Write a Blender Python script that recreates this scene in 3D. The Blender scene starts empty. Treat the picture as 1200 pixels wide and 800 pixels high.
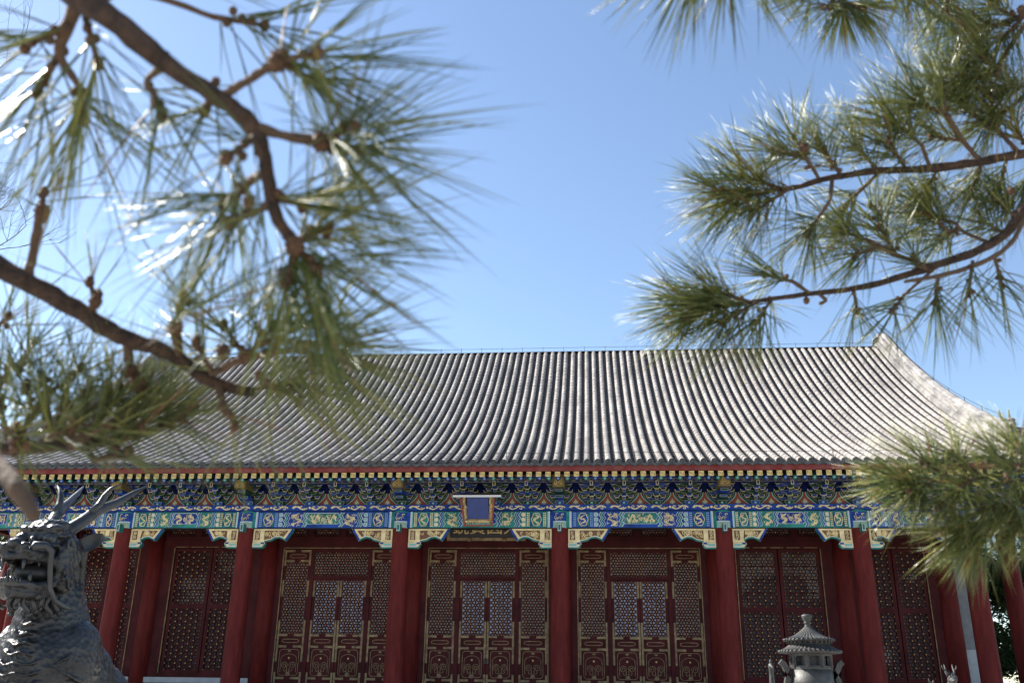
import bpy, bmesh, math, random
import numpy as np
from mathutils import Vector, Matrix, Quaternion
R = math.radians
SC = bpy.context.scene
COL = SC.collection

# ------------------------------------------------------------------ camera
FPX, CX, CD, EZ = 1080.0, 3.236, 26.577, 1.6
YAW, PIT, ROL = R(5.14), R(20.89), R(.82)
_r0 = Vector((math.cos(YAW), math.sin(YAW), 0)); _h = Vector((-math.sin(YAW), math.cos(YAW), 0)); _z = Vector((0, 0, 1))
FWD = _h * math.cos(PIT) + _z * math.sin(PIT)
_u0 = -_h * math.sin(PIT) + _z * math.cos(PIT)
RGT = _r0 * math.cos(ROL) + _u0 * math.sin(ROL)
UPV = -_r0 * math.sin(ROL) + _u0 * math.cos(ROL)
EYE = Vector((CX, -CD, EZ))
cam = bpy.data.objects.new('camera', bpy.data.cameras.new('camera'))
COL.objects.link(cam)
m3 = Matrix((RGT, UPV, -FWD)).transposed()
cam.matrix_world = Matrix.Translation(EYE) @ m3.to_4x4()
cam.data.sensor_width = 36
cam.data.lens = FPX / 1200 * 36
cam.data.clip_start = .02
cam.data.clip_end = 3000
cam.data.dof.use_dof = True
cam.data.dof.focus_distance = 27
cam.data.dof.aperture_fstop = 5.6
SC.camera = cam

# ------------------------------------------------------------------ light
SUN_DIR = Vector((-.70, .27, .66)).normalized()          # towards the sun: left, a little behind the hall
W = bpy.data.worlds.new('World'); SC.world = W
W.use_nodes = True
nt = W.node_tree
bg = nt.nodes['Background']
sky = nt.nodes.new('ShaderNodeTexSky')
sky.sky_type = 'NISHITA'; sky.sun_disc = False
sky.sun_elevation = math.asin(SUN_DIR.z)
sky.sun_rotation = math.atan2(SUN_DIR.x, SUN_DIR.y)
sky.altitude = 0; sky.air_density = 1.0; sky.dust_density = .25; sky.ozone_density = 1.2
nt.links.new(sky.outputs[0], bg.inputs[0]); bg.inputs[1].default_value = .095
sl = bpy.data.lights.new('sun', 'SUN'); sl.energy = 5.0; sl.angle = R(.5); sl.color = (1, .95, .87)
so = bpy.data.objects.new('sun', sl); COL.objects.link(so)
so.rotation_euler = (-SUN_DIR).to_track_quat('-Z', 'Y').to_euler()
so.location = (-30, 10, 40)
SC.view_settings.view_transform = 'Standard'
SC.view_settings.look = 'None'
SC.view_settings.exposure = 1.3
SC.view_settings.gamma = 1

DS = [1.0]
def px(x, y, d):
    """point seen at photo pixel x,y at d metres along the view axis"""
    return EYE + (FWD + RGT * ((x - 600) / FPX) - UPV * ((y - 400) / FPX)) * (d * DS[0])

# ------------------------------------------------------------------ materials
MAT = {}
def mat(name, base, rough=.6, metal=0, var=.25, scale=4, bump=0, bscale=30, spec=.5, base2=None, kind='noise', detail=5, trans=0, stretch=None, contrast=(.3, .7), stain=0, sscale=1.2, sstretch=None):
    m = bpy.data.materials.new(name); m.use_nodes = True
    n = m.node_tree; p = n.nodes['Principled BSDF']
    p.inputs['Roughness'].default_value = rough
    p.inputs['Metallic'].default_value = metal
    p.inputs['Specular IOR Level'].default_value = spec
    if base2 is None: base2 = tuple(c * (1 - var) for c in base)
    tc = n.nodes.new('ShaderNodeTexCoord')
    src = tc.outputs['Object']
    if stretch:
        mp = n.nodes.new('ShaderNodeMapping'); mp.inputs['Scale'].default_value = stretch
        n.links.new(src, mp.inputs[0]); src = mp.outputs[0]
    tx = n.nodes.new('ShaderNodeTexNoise'); tx.inputs['Scale'].default_value = scale; tx.inputs['Detail'].default_value = detail
    n.links.new(src, tx.inputs['Vector'])
    cr = n.nodes.new('ShaderNodeValToRGB')
    cr.color_ramp.elements[0].position = contrast[0]; cr.color_ramp.elements[1].position = contrast[1]
    cr.color_ramp.elements[0].color = (*base2, 1); cr.color_ramp.elements[1].color = (*base, 1)
    n.links.new(tx.outputs['Fac'], cr.inputs[0]); col_out = cr.outputs[0]
    if stain:
        t2 = n.nodes.new('ShaderNodeTexNoise'); t2.inputs['Scale'].default_value = sscale; t2.inputs['Detail'].default_value = 8; t2.inputs['Roughness'].default_value = .65
        s2 = tc.outputs['Object']
        if sstretch:
            mp2 = n.nodes.new('ShaderNodeMapping'); mp2.inputs['Scale'].default_value = sstretch; n.links.new(s2, mp2.inputs[0]); s2 = mp2.outputs[0]
        n.links.new(s2, t2.inputs['Vector'])
        r2 = n.nodes.new('ShaderNodeValToRGB'); r2.color_ramp.elements[0].position = .36; r2.color_ramp.elements[1].position = .60
        r2.color_ramp.elements[0].color = (1 - stain, 1 - stain, 1 - stain * .95, 1)
        n.links.new(t2.outputs['Fac'], r2.inputs[0])
        mm = n.nodes.new('ShaderNodeMixRGB'); mm.blend_type = 'MULTIPLY'; mm.inputs[0].default_value = 1
        n.links.new(cr.outputs[0], mm.inputs[1]); n.links.new(r2.outputs[0], mm.inputs[2]); col_out = mm.outputs[0]
        rv = n.nodes.new('ShaderNodeMapRange'); rv.inputs['To Min'].default_value = min(1, rough + .2); rv.inputs['To Max'].default_value = max(.1, rough - .08)
        n.links.new(t2.outputs['Fac'], rv.inputs[0]); n.links.new(rv.outputs[0], p.inputs['Roughness'])
    n.links.new(col_out, p.inputs['Base Color'])
    if bump:
        if kind == 'voronoi':
            b = n.nodes.new('ShaderNodeTexVoronoi'); b.inputs['Scale'].default_value = bscale; o = b.outputs['Distance']
        else:
            b = n.nodes.new('ShaderNodeTexNoise'); b.inputs['Scale'].default_value = bscale; b.inputs['Detail'].default_value = 4; o = b.outputs['Fac']
        n.links.new(src, b.inputs['Vector'])
        bp = n.nodes.new('ShaderNodeBump'); bp.inputs['Strength'].default_value = bump; bp.inputs['Distance'].default_value = .02
        n.links.new(o, bp.inputs['Height']); n.links.new(bp.outputs[0], p.inputs['Normal'])
    if trans:
        tr = n.nodes.new('ShaderNodeBsdfTranslucent'); n.links.new(cr.outputs[0], tr.inputs[0])
        mx = n.nodes.new('ShaderNodeMixShader'); mx.inputs[0].default_value = trans
        out = n.nodes['Material Output']
        n.links.new(p.outputs[0], mx.inputs[1]); n.links.new(tr.outputs[0], mx.inputs[2]); n.links.new(mx.outputs[0], out.inputs[0])
    MAT[name] = m
    return m
mat('paving', (.50, .465, .42), .85, var=.35, scale=.8, bump=.2, bscale=12)
mat('stone', (.42, .41, .39), .8, var=.3, scale=3, bump=.2)
mat('column_red', (.158, .020, .017), .6, var=.32, scale=2.2, stretch=(1.5, 1.5, .35), bump=.05, bscale=20, spec=.14, stain=.35, sscale=2.4, sstretch=(2.5, 2.5, .6))
mat('wood_red', (.082, .010, .011), .6, var=.35, scale=3, spec=.2, stain=.3, sscale=2)
mat('wood_dark', (.035, .007, .008), .65, var=.3, scale=4, spec=.2)
mat('eave_red', (.19, .026, .024), .7, base2=(.22, .07, .06), scale=4, spec=.2, stain=.25, sscale=3)
mat('rafter_green', (.010, .035, .028), .7, spec=.15)
mat('blue', (.018, .080, .38), .6, var=.45, scale=5, spec=.22, stain=.35, sscale=3.5)
mat('deep_blue', (.006, .018, .11), .65, var=.4, scale=5, spec=.15)
mat('light_blue', (.22, .38, .62), .55, var=.25, scale=6)
mat('teal', (.035, .26, .23), .6, var=.35, scale=5, spec=.22, stain=.35, sscale=3.5)
mat('pale_teal', (.26, .50, .48), .55, var=.25, scale=6)
mat('green', (.012, .075, .050), .6, var=.4, scale=5, spec=.18, stain=.35, sscale=3.5)
mat('white_line', (.62, .66, .66), .6, var=.2, scale=8)
mat('gold', (.78, .55, .20), .45, .15, var=.35, scale=9)
mat('cream', (.92, .74, .39), .55, .0, var=.25, scale=7, stain=.25, sscale=5)
mat('carved', (.20, .085, .035), .6, var=.5, scale=18)
mat('worn_gold', (.36, .25, .115), .5, .15, base2=(.15, .095, .045), scale=9, stain=.3, sscale=4)
mat('old_gold', (.28, .22, .08), .5, .3, var=.4, scale=12)
mat('outline', (.27, .26, .15), .55, var=.3, scale=9)
mat('flame_red', (.30, .045, .025), .55, var=.3, scale=6)
mat('black', (.012, .011, .012), .5, var=.2)
mat('plaque_blue', (.008, .036, .19), .35, var=.4, scale=3)
mat('pane_sky_tint', (.66, .80, 1.0), .5, base2=(.42, .50, .62), scale=2.5, contrast=(.3, .6))  # middle door panes: sky reflection painted in as a pale blue base colour
mat('paper_grey', (.44, .46, .42), .5, base2=(.24, .24, .22), scale=2.2)
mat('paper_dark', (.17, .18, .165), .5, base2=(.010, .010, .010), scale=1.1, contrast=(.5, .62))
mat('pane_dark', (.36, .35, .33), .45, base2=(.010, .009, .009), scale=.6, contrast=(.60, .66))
mat('brick', (.24, .24, .245), .85, var=.25, scale=5, bump=.2)
mat('pale_stone', (.46, .47, .48), .8, var=.2, scale=5)
mat('tile', (.40, .362, .328), .8, stain=.42, sscale=1.1, sstretch=(2.2, .5, .5), base2=(.22, .20, .185), scale=7, bump=.25, bscale=45, contrast=(.32, .62), detail=7)
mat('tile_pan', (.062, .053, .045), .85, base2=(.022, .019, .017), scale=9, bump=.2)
mat('tile_end', (.095, .093, .09), .75, base2=(.04, .04, .04), scale=14, bump=.3, bscale=60)
mat('ridge', (.33, .31, .288), .85, stain=.55, sscale=1.6, base2=(.13, .123, .118), scale=2.6, bump=.35, bscale=25, contrast=(.25, .5), detail=8)
mat('wire', (.02, .025, .03), .5)
mat('bronze', (.048, .046, .044), .33, .2, base2=(.016, .015, .015), scale=6, stain=.35, sscale=4, bump=.45, bscale=28, kind='voronoi')
mat('bronze_smooth', (.058, .056, .055), .31, .2, base2=(.03, .029, .028), stain=.3, sscale=5, scale=7, bump=.12, bscale=20)
mat('bronze_dark', (.03, .03, .032), .5, .3)
mat('burner_bronze', (.08, .076, .069), .5, .15, stain=.45, sscale=5, base2=(.045, .043, .04), scale=8, bump=.2, bscale=40)
mat('needle', (.15, .185, .042), .31, base2=(.075, .115, .03), scale=9, spec=.7, trans=.36)
mat('needle_light', (.36, .355, .095), .31, base2=(.20, .23, .06), scale=9, spec=.7, trans=.42)
mat('needle_dry', (.26, .13, .05), .5, base2=(.16, .08, .03), scale=9, trans=.2)
mat('bark', (.105, .058, .034), .85, base2=(.03, .018, .012), scale=55, bump=1.0, bscale=75, stain=.4, sscale=30)
mat('twig', (.12, .07, .038), .8, base2=(.08, .05, .03), scale=60, bump=.5, bscale=120)
mat('cone', (.15, .075, .035), .75, base2=(.06, .03, .015), scale=120, bump=.6, bscale=160)
mat('tree_leaf', (.075, .105, .035), .6, spec=.15, base2=(.03, .05, .018), scale=1.2, trans=.2)
mat('trunk', (.10, .08, .06), .9, var=.5, scale=8, bump=.5)
mat('bare_twig', (.10, .085, .08), .9, var=.4, scale=8)

# ------------------------------------------------------------------ mesh helper
class MB:
    def __init__(s): s.v = []; s.f = []; s.m = []; s.names = []
    def mi(s, name):
        if name not in s.names: s.names.append(name)
        return s.names.index(name)
    def add(s, vs, fs, mt):
        o = len(s.v); s.v.extend([tuple(p) for p in vs]); i = s.mi(mt)
        for f in fs: s.f.append(tuple(o + k for k in f)); s.m.append(i)
    def box(s, c, d, mt, rot=None):
        x, y, z = d[0] / 2, d[1] / 2, d[2] / 2
        vs = [Vector((a, b, e)) for a in (-x, x) for b in (-y, y) for e in (-z, z)]
        if rot is not None: vs = [rot @ p for p in vs]
        c = Vector(c)
        s.add([p + c for p in vs], [(0, 1, 3, 2), (4, 6, 7, 5), (0, 4, 5, 1), (2, 3, 7, 6), (0, 2, 6, 4), (1, 5, 7, 3)], mt)
    def bb(s, x0, x1, y0, y1, z0, z1, mt):
        s.box(((x0 + x1) / 2, (y0 + y1) / 2, (z0 + z1) / 2), (x1 - x0, y1 - y0, z1 - z0), mt)
    def prism(s, poly, y0, y1, mt, edge=None):
        """xz polygon pulled from y0 (front) to y1 (back)"""
        n = len(poly)
        vs = [(p[0], y0, p[1]) for p in poly] + [(p[0], y1, p[1]) for p in poly]
        s.add(vs, [tuple(range(n)), tuple(range(2 * n - 1, n - 1, -1))], mt)
        s.add(vs, [(i, i + n, (i + 1) % n + n, (i + 1) % n) for i in range(n)], edge or mt)
    def poly(s, pts, y, mt): s.add([(p[0], y, p[1]) for p in pts], [tuple(range(len(pts)))], mt)
    def rect(s, x0, x1, z0, z1, y, mt): s.poly([(x0, z0), (x1, z0), (x1, z1), (x0, z1)], y, mt)
    def ribbon(s, pts, w, y, mt, closed=False):
        n = len(pts)
        if n < 2: return
        L = []; Rr = []
        for i in range(n):
            if closed: a, b = pts[i - 1], pts[(i + 1) % n]
            else: a, b = pts[max(i - 1, 0)], pts[min(i + 1, n - 1)]
            dx, dz = b[0] - a[0], b[1] - a[1]; l = math.hypot(dx, dz) or 1
            nx, nz = -dz / l * w / 2, dx / l * w / 2
            L.append((pts[i][0] + nx, y, pts[i][1] + nz)); Rr.append((pts[i][0] - nx, y, pts[i][1] - nz))
        fs = [(i, i + 1, n + i + 1, n + i) for i in range(n - 1)]
        if closed: fs.append((n - 1, 0, n, 2 * n - 1))
        s.add(L + Rr, fs, mt)
    def tube(s, pts, rad, n, mt, cap=True):
        pts = [Vector(p) for p in pts]; k = len(pts)
        if not hasattr(rad, '__len__'): rad = [rad] * k
        t = (pts[1] - pts[0]).normalized()
        a = t.orthogonal().normalized(); vs = []
        for i in range(k):
            t2 = (pts[min(i + 1, k - 1)] - pts[max(i - 1, 0)])
            t2 = t2.normalized() if t2.length > 1e-9 else t
            q = t.rotation_difference(t2); a = (q @ a); a = (a - t2 * a.dot(t2)).normalized(); t = t2
            b = t.cross(a)
            for j in range(n):
                an = 2 * math.pi * j / n
                vs.append(pts[i] + (a * math.cos(an) + b * math.sin(an)) * rad[i])
        fs = [(i * n + j, i * n + (j + 1) % n, (i + 1) * n + (j + 1) % n, (i + 1) * n + j) for i in range(k - 1) for j in range(n)]
        if cap: fs += [tuple(range(n - 1, -1, -1)), tuple((k - 1) * n + j for j in range(n))]
        s.add(vs, fs, mt)
    def lathe(s, prof, n, c, mt, a0=0, cap=True):
        vs = []; c = Vector(c)
        for r, z in prof:
            for j in range(n):
                an = a0 + 2 * math.pi * j / n
                vs.append(c + Vector((r * math.cos(an), r * math.sin(an), z)))
        k = len(prof)
        fs = [(i * n + j, i * n + (j + 1) % n, (i + 1) * n + (j + 1) % n, (i + 1) * n + j) for i in range(k - 1) for j in range(n)]
        if cap: fs += [tuple(range(n - 1, -1, -1)), tuple((k - 1) * n + j for j in range(n))]
        s.add(vs, fs, mt)
    def ell(s, c, r, mt, rot=None, nu=16, nv=10):
        c = Vector(c); vs = []; fs = []
        for i in range(nv + 1):
            th = math.pi * i / nv
            for j in range(nu):
                ph = 2 * math.pi * j / nu
                p = Vector((r[0] * math.sin(th) * math.cos(ph), r[1] * math.sin(th) * math.sin(ph), r[2] * math.cos(th)))
                if rot is not None: p = rot @ p
                vs.append(c + p)
        for i in range(nv):
            for j in range(nu):
                fs.append((i * nu + j, (i + 1) * nu + j, (i + 1) * nu + (j + 1) % nu, i * nu + (j + 1) % nu))
        s.add(vs, fs, mt)
    def mesh(s, name, smooth=False):
        me = bpy.data.meshes.new(name); me.from_pydata(s.v, [], s.f)
        for n in s.names: me.materials.append(MAT[n])
        me.polygons.foreach_set('material_index', s.m)
        if smooth: me.polygons.foreach_set('use_smooth', [True] * len(s.f))
        me.update(); return me
    def build(s, name, parent=None, smooth=False, loc=None, fix=False):
        me = s.mesh(name, smooth)
        if fix:
            b = bmesh.new(); b.from_mesh(me); bmesh.ops.remove_doubles(b, verts=b.verts, dist=1e-5)
            bmesh.ops.recalc_face_normals(b, faces=b.faces); b.to_mesh(me); b.free()
        return link(name, me, parent, loc)

def link(name, me, parent=None, loc=None):
    o = bpy.data.objects.new(name, me); COL.objects.link(o)
    if parent is not None: o.parent = parent
    if loc is not None: o.location = loc
    return o
def thing(name, label, cat, loc=(0, 0, 0), group=None):
    o = bpy.data.objects.new(name, None); COL.objects.link(o); o.location = loc; o.empty_display_size = .2
    return tag(o, label, cat, group)
def tag(o, label, cat, group=None):
    o['label'] = label; o['category'] = cat
    if group: o['group'] = group
    return o
def dup(o, parent=None, loc=None):
    c = o.copy(); COL.objects.link(c)
    if parent is not None: c.parent = parent
    if loc is not None: c.location = loc
    for ch in [k for k in CH.get(o, [])]: pass
    return c
CH = {}
def copy_tree(o, parent, loc, scale=None):
    kids = list(o.children)
    c = o.copy(); COL.objects.link(c); c.parent = parent; c.location = loc
    if scale: c.scale = scale
    for k in kids:
        copy_tree(k, c, k.location)
    return c
def structure(o): o['kind'] = 'structure'; return o

# ------------------------------------------------------------------ ground
g = MB(); g.rect(0, 0, 0, 0, 0, 'paving') if False else None
g.add([(-700, -700, 0), (700, -700, 0), (700, 900, 0), (-700, 900, 0)], [(0, 1, 2, 3)], 'paving')
structure(g.build('ground'))

# ------------------------------------------------------------------ hall
hall = thing('palace_hall', 'wide red columned palace hall under a grey tiled roof with blue and gold painted eaves', 'building', (0, 0, 0))
XC = [2.3, 6.9, 10.63, 13.54, 15.42]
COLX = sorted([-x for x in XC] + XC)
ZB, ZT, PT = 6.02, 6.50, 1.1       # beam underside, beam top, platform top
YI = 2.2                           # inner wall line
EX, EY, YB = 17.42, -2.0, 21.6     # eave lines: side, front, back

b = MB()
b.bb(-17.2, 17.2, -2.4, 22, 0, PT - .14, 'stone'); b.bb(-17.3, 17.3, -2.5, 22.1, PT - .14, PT, 'pale_stone')
for k in range(6): b.bb(-3.4, 3.4, -2.5 - .32 * (k + 1), -2.5 - .32 * k, 0, PT - .18 * (k + 1) + .0, 'pale_stone')
b.build('stone_platform', hall)

# columns
c = MB()
c.lathe([(.42, 0), (.42, .08), (.36, .16), (.30, .18)], 28, (0, 0, 0), 'stone')
c.lathe([(.27, .18), (.268, 1.2), (.26, 3), (.245, ZB - PT)], 28, (0, 0, 0), 'column_red', cap=False)
zc = ZB - PT
c.lathe([(.25, zc), (.25, zc + .16)], 28, (0, 0, 0), 'pale_teal', cap=False)
c.lathe([(.25, zc + .16), (.25, zc + .19)], 28, (0, 0, 0), 'white_line', cap=False)
c.lathe([(.25, zc + .19), (.25, zc + .44)], 28, (0, 0, 0), 'blue', cap=False)
c.lathe([(.255, zc + .44), (.255, zc + .49)], 28, (0, 0, 0), 'teal', cap=True)
rr = random.Random(4)
for k in range(9):                 # gilded scroll wrapped on the column head
    th = -math.pi / 2 + rr.uniform(-.5, .5); z = zc + rr.uniform(.23, .40)
    pts = [(.256 * math.cos(th + .22 * math.cos(a) * q), .256 * math.sin(th + .22 * math.cos(a) * q), z + .05 * math.sin(a) * q)
           for a, q in [(i * .7, .3 + i * .1) for i in range(7)]]
    c.tube(pts, .008, 4, 'cream')
for k in range(-3, 4): c.tube([(.254 * math.cos(-math.pi / 2 + k * .16), .254 * math.sin(-math.pi / 2 + k * .16), zc + .02), (.254 * math.cos(-math.pi / 2 + k * .16), .254 * math.sin(-math.pi / 2 + k * .16), zc + .13)], .012, 4, 'cream')
colmesh = c.mesh('column', True)
c2 = MB(); c2.lathe([(.42, 0), (.42, .08), (.36, .16), (.30, .18)], 24, (0, 0, 0), 'stone'); c2.lathe([(.27, .18), (.26, 3), (.245, 5.75)], 24, (0, 0, 0), 'column_red')
incol = c2.mesh('inner_column', True)
t = MB()
t.bb(-.055, .055, -.47, -.2, ZB - .14, ZB + .08, 'teal')
t.rect(-.045, .045, ZB - .13, ZB + .07, -.473, 'white_line'); t.rect(-.03, .03, ZB - .11, ZB + .05, -.476, 'teal')
tm = t.mesh('tie_beam_end')
for x in COLX:
    for me, y in ((colmesh, 0),):
        o = link('column', me, hall, (x, y, PT))
    if abs(x) < 15: 
        link('inner_column', incol, hall, (x, YI, PT))
    link('tie_beam_end', tm, hall, (x, 0, 0))
for sx in (-1, 1):
    for y in (YI, 6.5, 11, 15.5): link('column', incol, hall, (sx * XC[4], y, PT))

# painted beams ------------------------------------------------------
def spiral(cx, cz, r, turns, a0, sgn=1, n=18):
    return [(cx + r * (1 - i / n * .85) * math.cos(a0 + sgn * turns * 2 * math.pi * i / n), cz + r * (1 - i / n * .85) * math.sin(a0 + sgn * turns * 2 * math.pi * i / n)) for i in range(n + 1)]
def dragon(m, x0, x1, z0, z1, y, mt, seed, w=.02):
    r = random.Random(seed); cx, cz = (x0 + x1) / 2, (z0 + z1) / 2; hw, hh = (x1 - x0) / 2, (z1 - z0) / 2
    tall = hh > hw
    n = 26; ph = r.uniform(0, 6); pts = []
    for i in range(n + 1):
        u = -1 + 2 * i / n
        s_ = math.sin(u * 4.6 + ph) * (.75 - .2 * abs(u))
        pts.append((cx + hw * s_, cz + hh * u * .92) if tall else (cx + hw * u * .95, cz + hh * s_))
    m.ribbon(pts, w * 1.3, y, mt)
    for k in range(int(8 + 16 * max(hw, hh))):
        i = r.randrange(2, n - 1); p = pts[i]; rad = r.uniform(.3, .55) * min(hw, hh)
        m.ribbon(spiral(min(max(p[0], x0 + rad), x1 - rad), min(max(p[1], z0 + rad), z1 - rad), rad, r.uniform(.5, .9), r.uniform(0, 6), r.choice((-1, 1)), 10), w * .65, y - .0006 * (k + 1), mt)
def filigree(m, x0, x1, z0, z1, y, mt, seed):
    r = random.Random(seed)
    for k in range(int((x1 - x0) * (z1 - z0) * 170)):
        rad = r.uniform(.018, .034); a0 = r.uniform(0, 6.28)
        cx, cz = r.uniform(x0 + rad, x1 - rad), r.uniform(z0 + rad, z1 - rad)
        m.ribbon([(cx + rad * math.cos(a0 + i * .7), cz + rad * math.sin(a0 + i * .7)) for i in range(6)], .011, y - .00003 * k, mt)
def zig(x, z0, z1, amp, n=4):
    return [(x + (amp if i % 2 else -amp), z0 + (z1 - z0) * i / (2 * n // 2 + 1)) for i in range(2 * n // 2 + 2)]
def beam(x0, x1, scheme, seed):
    A, B, a, bb_ = (('blue', 'teal', 'light_blue', 'pale_teal') if scheme else ('teal', 'blue', 'pale_teal', 'light_blue'))
    root_x = (x0 + x1) / 2
    m = MB(); w = x1 - x0 - .36; hw = w / 2
    z0, z1 = 0, ZT - ZB
    m.bb(-hw - .16, hw + .16, -.13, .17, z0, z1, 'black')
    m.bb(-hw, hw, -.16, -.131, z0 + .01, z1 - .01, A)
    o = m.build('beam', hall, loc=(root_x, 0, ZB))
    p = MB(); y = -.1645
    za, zb = z0 + .03, z1 - .03
    k = min(1, w / 4.2)
    for s in (-1, 1):
        def X(d): return s * (hw - d * k)
        def rc(d0, d1, za_, zb_, yy, mt):
            p.rect(min(X(d0), X(d1)), max(X(d0), X(d1)), za_, zb_, yy, mt)
        rc(0, .10, z0 + .01, z1 - .01, y, B); rc(.10, .14, z0 + .01, z1 - .01, y, 'white_line'); rc(.14, .17, z0 + .01, z1 - .01, y, a)
        for d in (.19, .66):           # brick stripes
            rc(d, d + .12, za, zb, y, A)
            for q in range(7): rc(d + .02, d + .055, za + .012 + q * .059, za + .05 + q * .059, y - .003, 'cream' if not scheme else 'light_blue'); rc(d + .065, d + .1, za + .012 + q * .059, za + .05 + q * .059, y - .003, 'cream' if not scheme else 'light_blue')
        rc(.32, .65, za, zb, y, B)     # medallion
        cxm = X(.485); czm = (za + zb) / 2
        for q in (-1, 1):
            p.poly([(cxm - .16 * k, czm + q * .2), (cxm + .16 * k, czm + q * .2), (cxm, czm + q * .03)][::q], y - .002, A)
        med = [(cxm + .135 * k * math.cos(t_) * (1 + .06 * math.cos(6 * t_)), czm + .185 * math.sin(t_) * (1 + .06 * math.cos(6 * t_))) for t_ in [i * math.pi / 16 for i in range(32)]]
        p.poly(med[::1], y - .004, A); p.ribbon(med, .018, y - .006, 'cream', True)
        dragon(p, cxm - .10 * k, cxm + .10 * k, czm - .15, czm + .15, y - .006, 'cream', seed + 1, .018)
        # light bulbs of the hoop head
        for q in range(3):
            zz = za + .07 + q * .14
            el = [(X(.86) + .055 * k * math.cos(t_), zz + .055 * math.sin(t_)) for t_ in [i * math.pi / 6 for i in range(12)]]
            p.poly(el, y - .002, 'cream' if scheme == 0 else 'pale_teal'); p.ribbon(el, .014, y - .004, 'white_line', True)
        rc(.79, .815, za, zb, y - .001, a)
        for d, mt_, ww in ((.97, 'white_line', .022), (1.0, B, .04), (1.035, bb_, .025), (1.07, A, .035), (1.1, 'white_line', .014)):
            p.ribbon([(q[0], q[1]) for q in zig(X(d), za, zb, .032 * k)], ww * k, y - .003, mt_)
        xa, xb = sorted((X(1.14), X(1.50)))   # dragon panel
        p.rect(xa - .01, xb + .01, za, zb, y - .001, A)
        filigree(p, xa, xb, za, zb, y - .0022, 'cream', seed + 3 * s)
        dragon(p, xa + .02, xb - .02, za + .02, zb - .02, y - .005, 'cream', seed + 2 * s + 5, .022)
        for d, mt_, ww in ((1.53, 'white_line', .016), (1.56, B, .04), (1.595, bb_, .022), (1.62, 'white_line', .014)):
            p.ribbon([(q[0], q[1]) for q in zig(X(d), za, zb, .032 * k)], ww * k, y - .004, mt_)
    cw = hw - 1.66 * k                 # central cartouche
    car = [(-cw, zb), (cw, zb), (cw + .07 * k, (za + zb) / 2 + .09), (cw, (za + zb) / 2), (cw + .07 * k, (za + zb) / 2 - .09), (cw, za + .05), (-cw, za + .05), (-cw - .07 * k, (za + zb) / 2 - .09), (-cw, (za + zb) / 2), (-cw - .07 * k, (za + zb) / 2 + .09)]
    p.poly(car[::-1], y - .002, A)
    def shr(q, e): return [(t_[0] * (1 - e / max(cw, .3)), (t_[1] - .22) * (1 - e / .2) + .235) for t_ in q]
    p.poly(shr(car, .022)[::-1], y - .004, 'white_line'); p.poly(shr(car, .034)[::-1], y - .006, B)
    for s in (-1, 1):
        dragon(p, min(s * .08, s * (cw - .06)), max(s * .08, s * (cw - .06)), za + .09, zb - .04, y - .009, 'cream', seed + 11, .024)
    filigree(p, -cw + .05, cw - .05, za + .08, zb - .03, y - .0065, 'cream', seed + 77)
    p.ribbon(spiral(0, .24, .06, 1.5, 0), .02, y - .009, 'cream')
    p.build('beam_painting', o)
    # carved brace under each end of the beam
    for s in (-1, 1):
        q = MB(); L = min(1.21, (x1 - x0) * .262)
        e = x1 - x0
        def M(pts): return [(s * (-e / 2 + .235 + u), v) for u, v in pts][::s]
        prof = [(0, -.012), (L, -.012), (L - .22, -.36), (L - .30, -.315), (L - .42, -.27), (L - .55, -.285), (L - .66, -.35), (.34, -.39), (0, -.39)]
        q.prism(M(prof), -.09, .04, 'cream', 'teal')
        q.ribbon(M([(L - .03, -.012), (L - .235, -.34)]), .06, -.0935, 'blue')
        q.ribbon(M([(L - .235, -.345), (L - .31, -.298), (L - .42, -.252), (L - .55, -.268), (L - .66, -.33), (.34, -.37)]), .035, -.0935, 'teal')
        q.ribbon(M([(L - .30, -.27), (L - .42, -.226), (L - .55, -.24), (L - .66, -.30)]), .014, -.0945, 'white_line')
        q.poly(M([(.05, -.06), (.20, -.06), (.20, -.33), (.05, -.33)]), -.0925, 'carved')
        q.poly(M([(.33, -.06), (L - .16, -.06), (L - .30, -.24), (L - .42, -.205), (L - .55, -.215), (L - .68, -.29), (.33, -.33)]), -.0925, 'carved')
        rg = random.Random(seed + s)
        for i in range(13):
            u = rg.uniform(.38, L - .3); v = rg.uniform(-.27, -.10)
            if u > L - .65: v = rg.uniform(-.19, -.10)
            q.tube([(k_[0], -.097, k_[1]) for k_ in M(spiral(u, v, rg.uniform(.045, .075), rg.uniform(.8, 1.3), rg.uniform(0, 6), 1, 9))], .012, 4, 'gold' if i % 2 else 'cream')
        for i in range(4):
            q.tube([(k_[0], -.097, k_[1]) for k_ in M(spiral(.125 + rg.uniform(-.02, .02), -.10 - i * .062, .05, 1, rg.uniform(0, 6), 1, 8))], .011, 4, 'cream')
        # small bracket block at the column
        foot = [(0, -.395), (.36, -.395), (.375, -.45), (.34, -.53), (.28, -.565), (0, -.565)]
        q.prism(M(foot), -.10, .05, 'cream', 'teal')
        q.ribbon(M([(0, -.55), (.27, -.55), (.33, -.515), (.36, -.455)]), .03, -.1035, 'teal')
        q.ribbon(M([(0, -.525), (.26, -.525), (.31, -.5), (.335, -.45)]), .014, -.1045, 'white_line')
        q.poly(M([(.03, -.43), (.03, -.50), (.22, -.50), (.25, -.43)]), -.1035, 'pale_teal'); q.poly(M([(.25, -.40), (.25, -.45), (.35, -.45), (.35, -.40)]), -.1045, 'blue')
        q.build('carved_brace', hall, loc=(root_x, 0, ZB))
bays = [(COLX[i], COLX[i + 1]) for i in range(len(COLX) - 1)]
for i, (x0, x1) in enumerate(bays): beam(x0, x1, (i + 1) % 2 if 0 else (1 if i in (3, 5, 1, 7) else 0), 31 * i)

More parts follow.
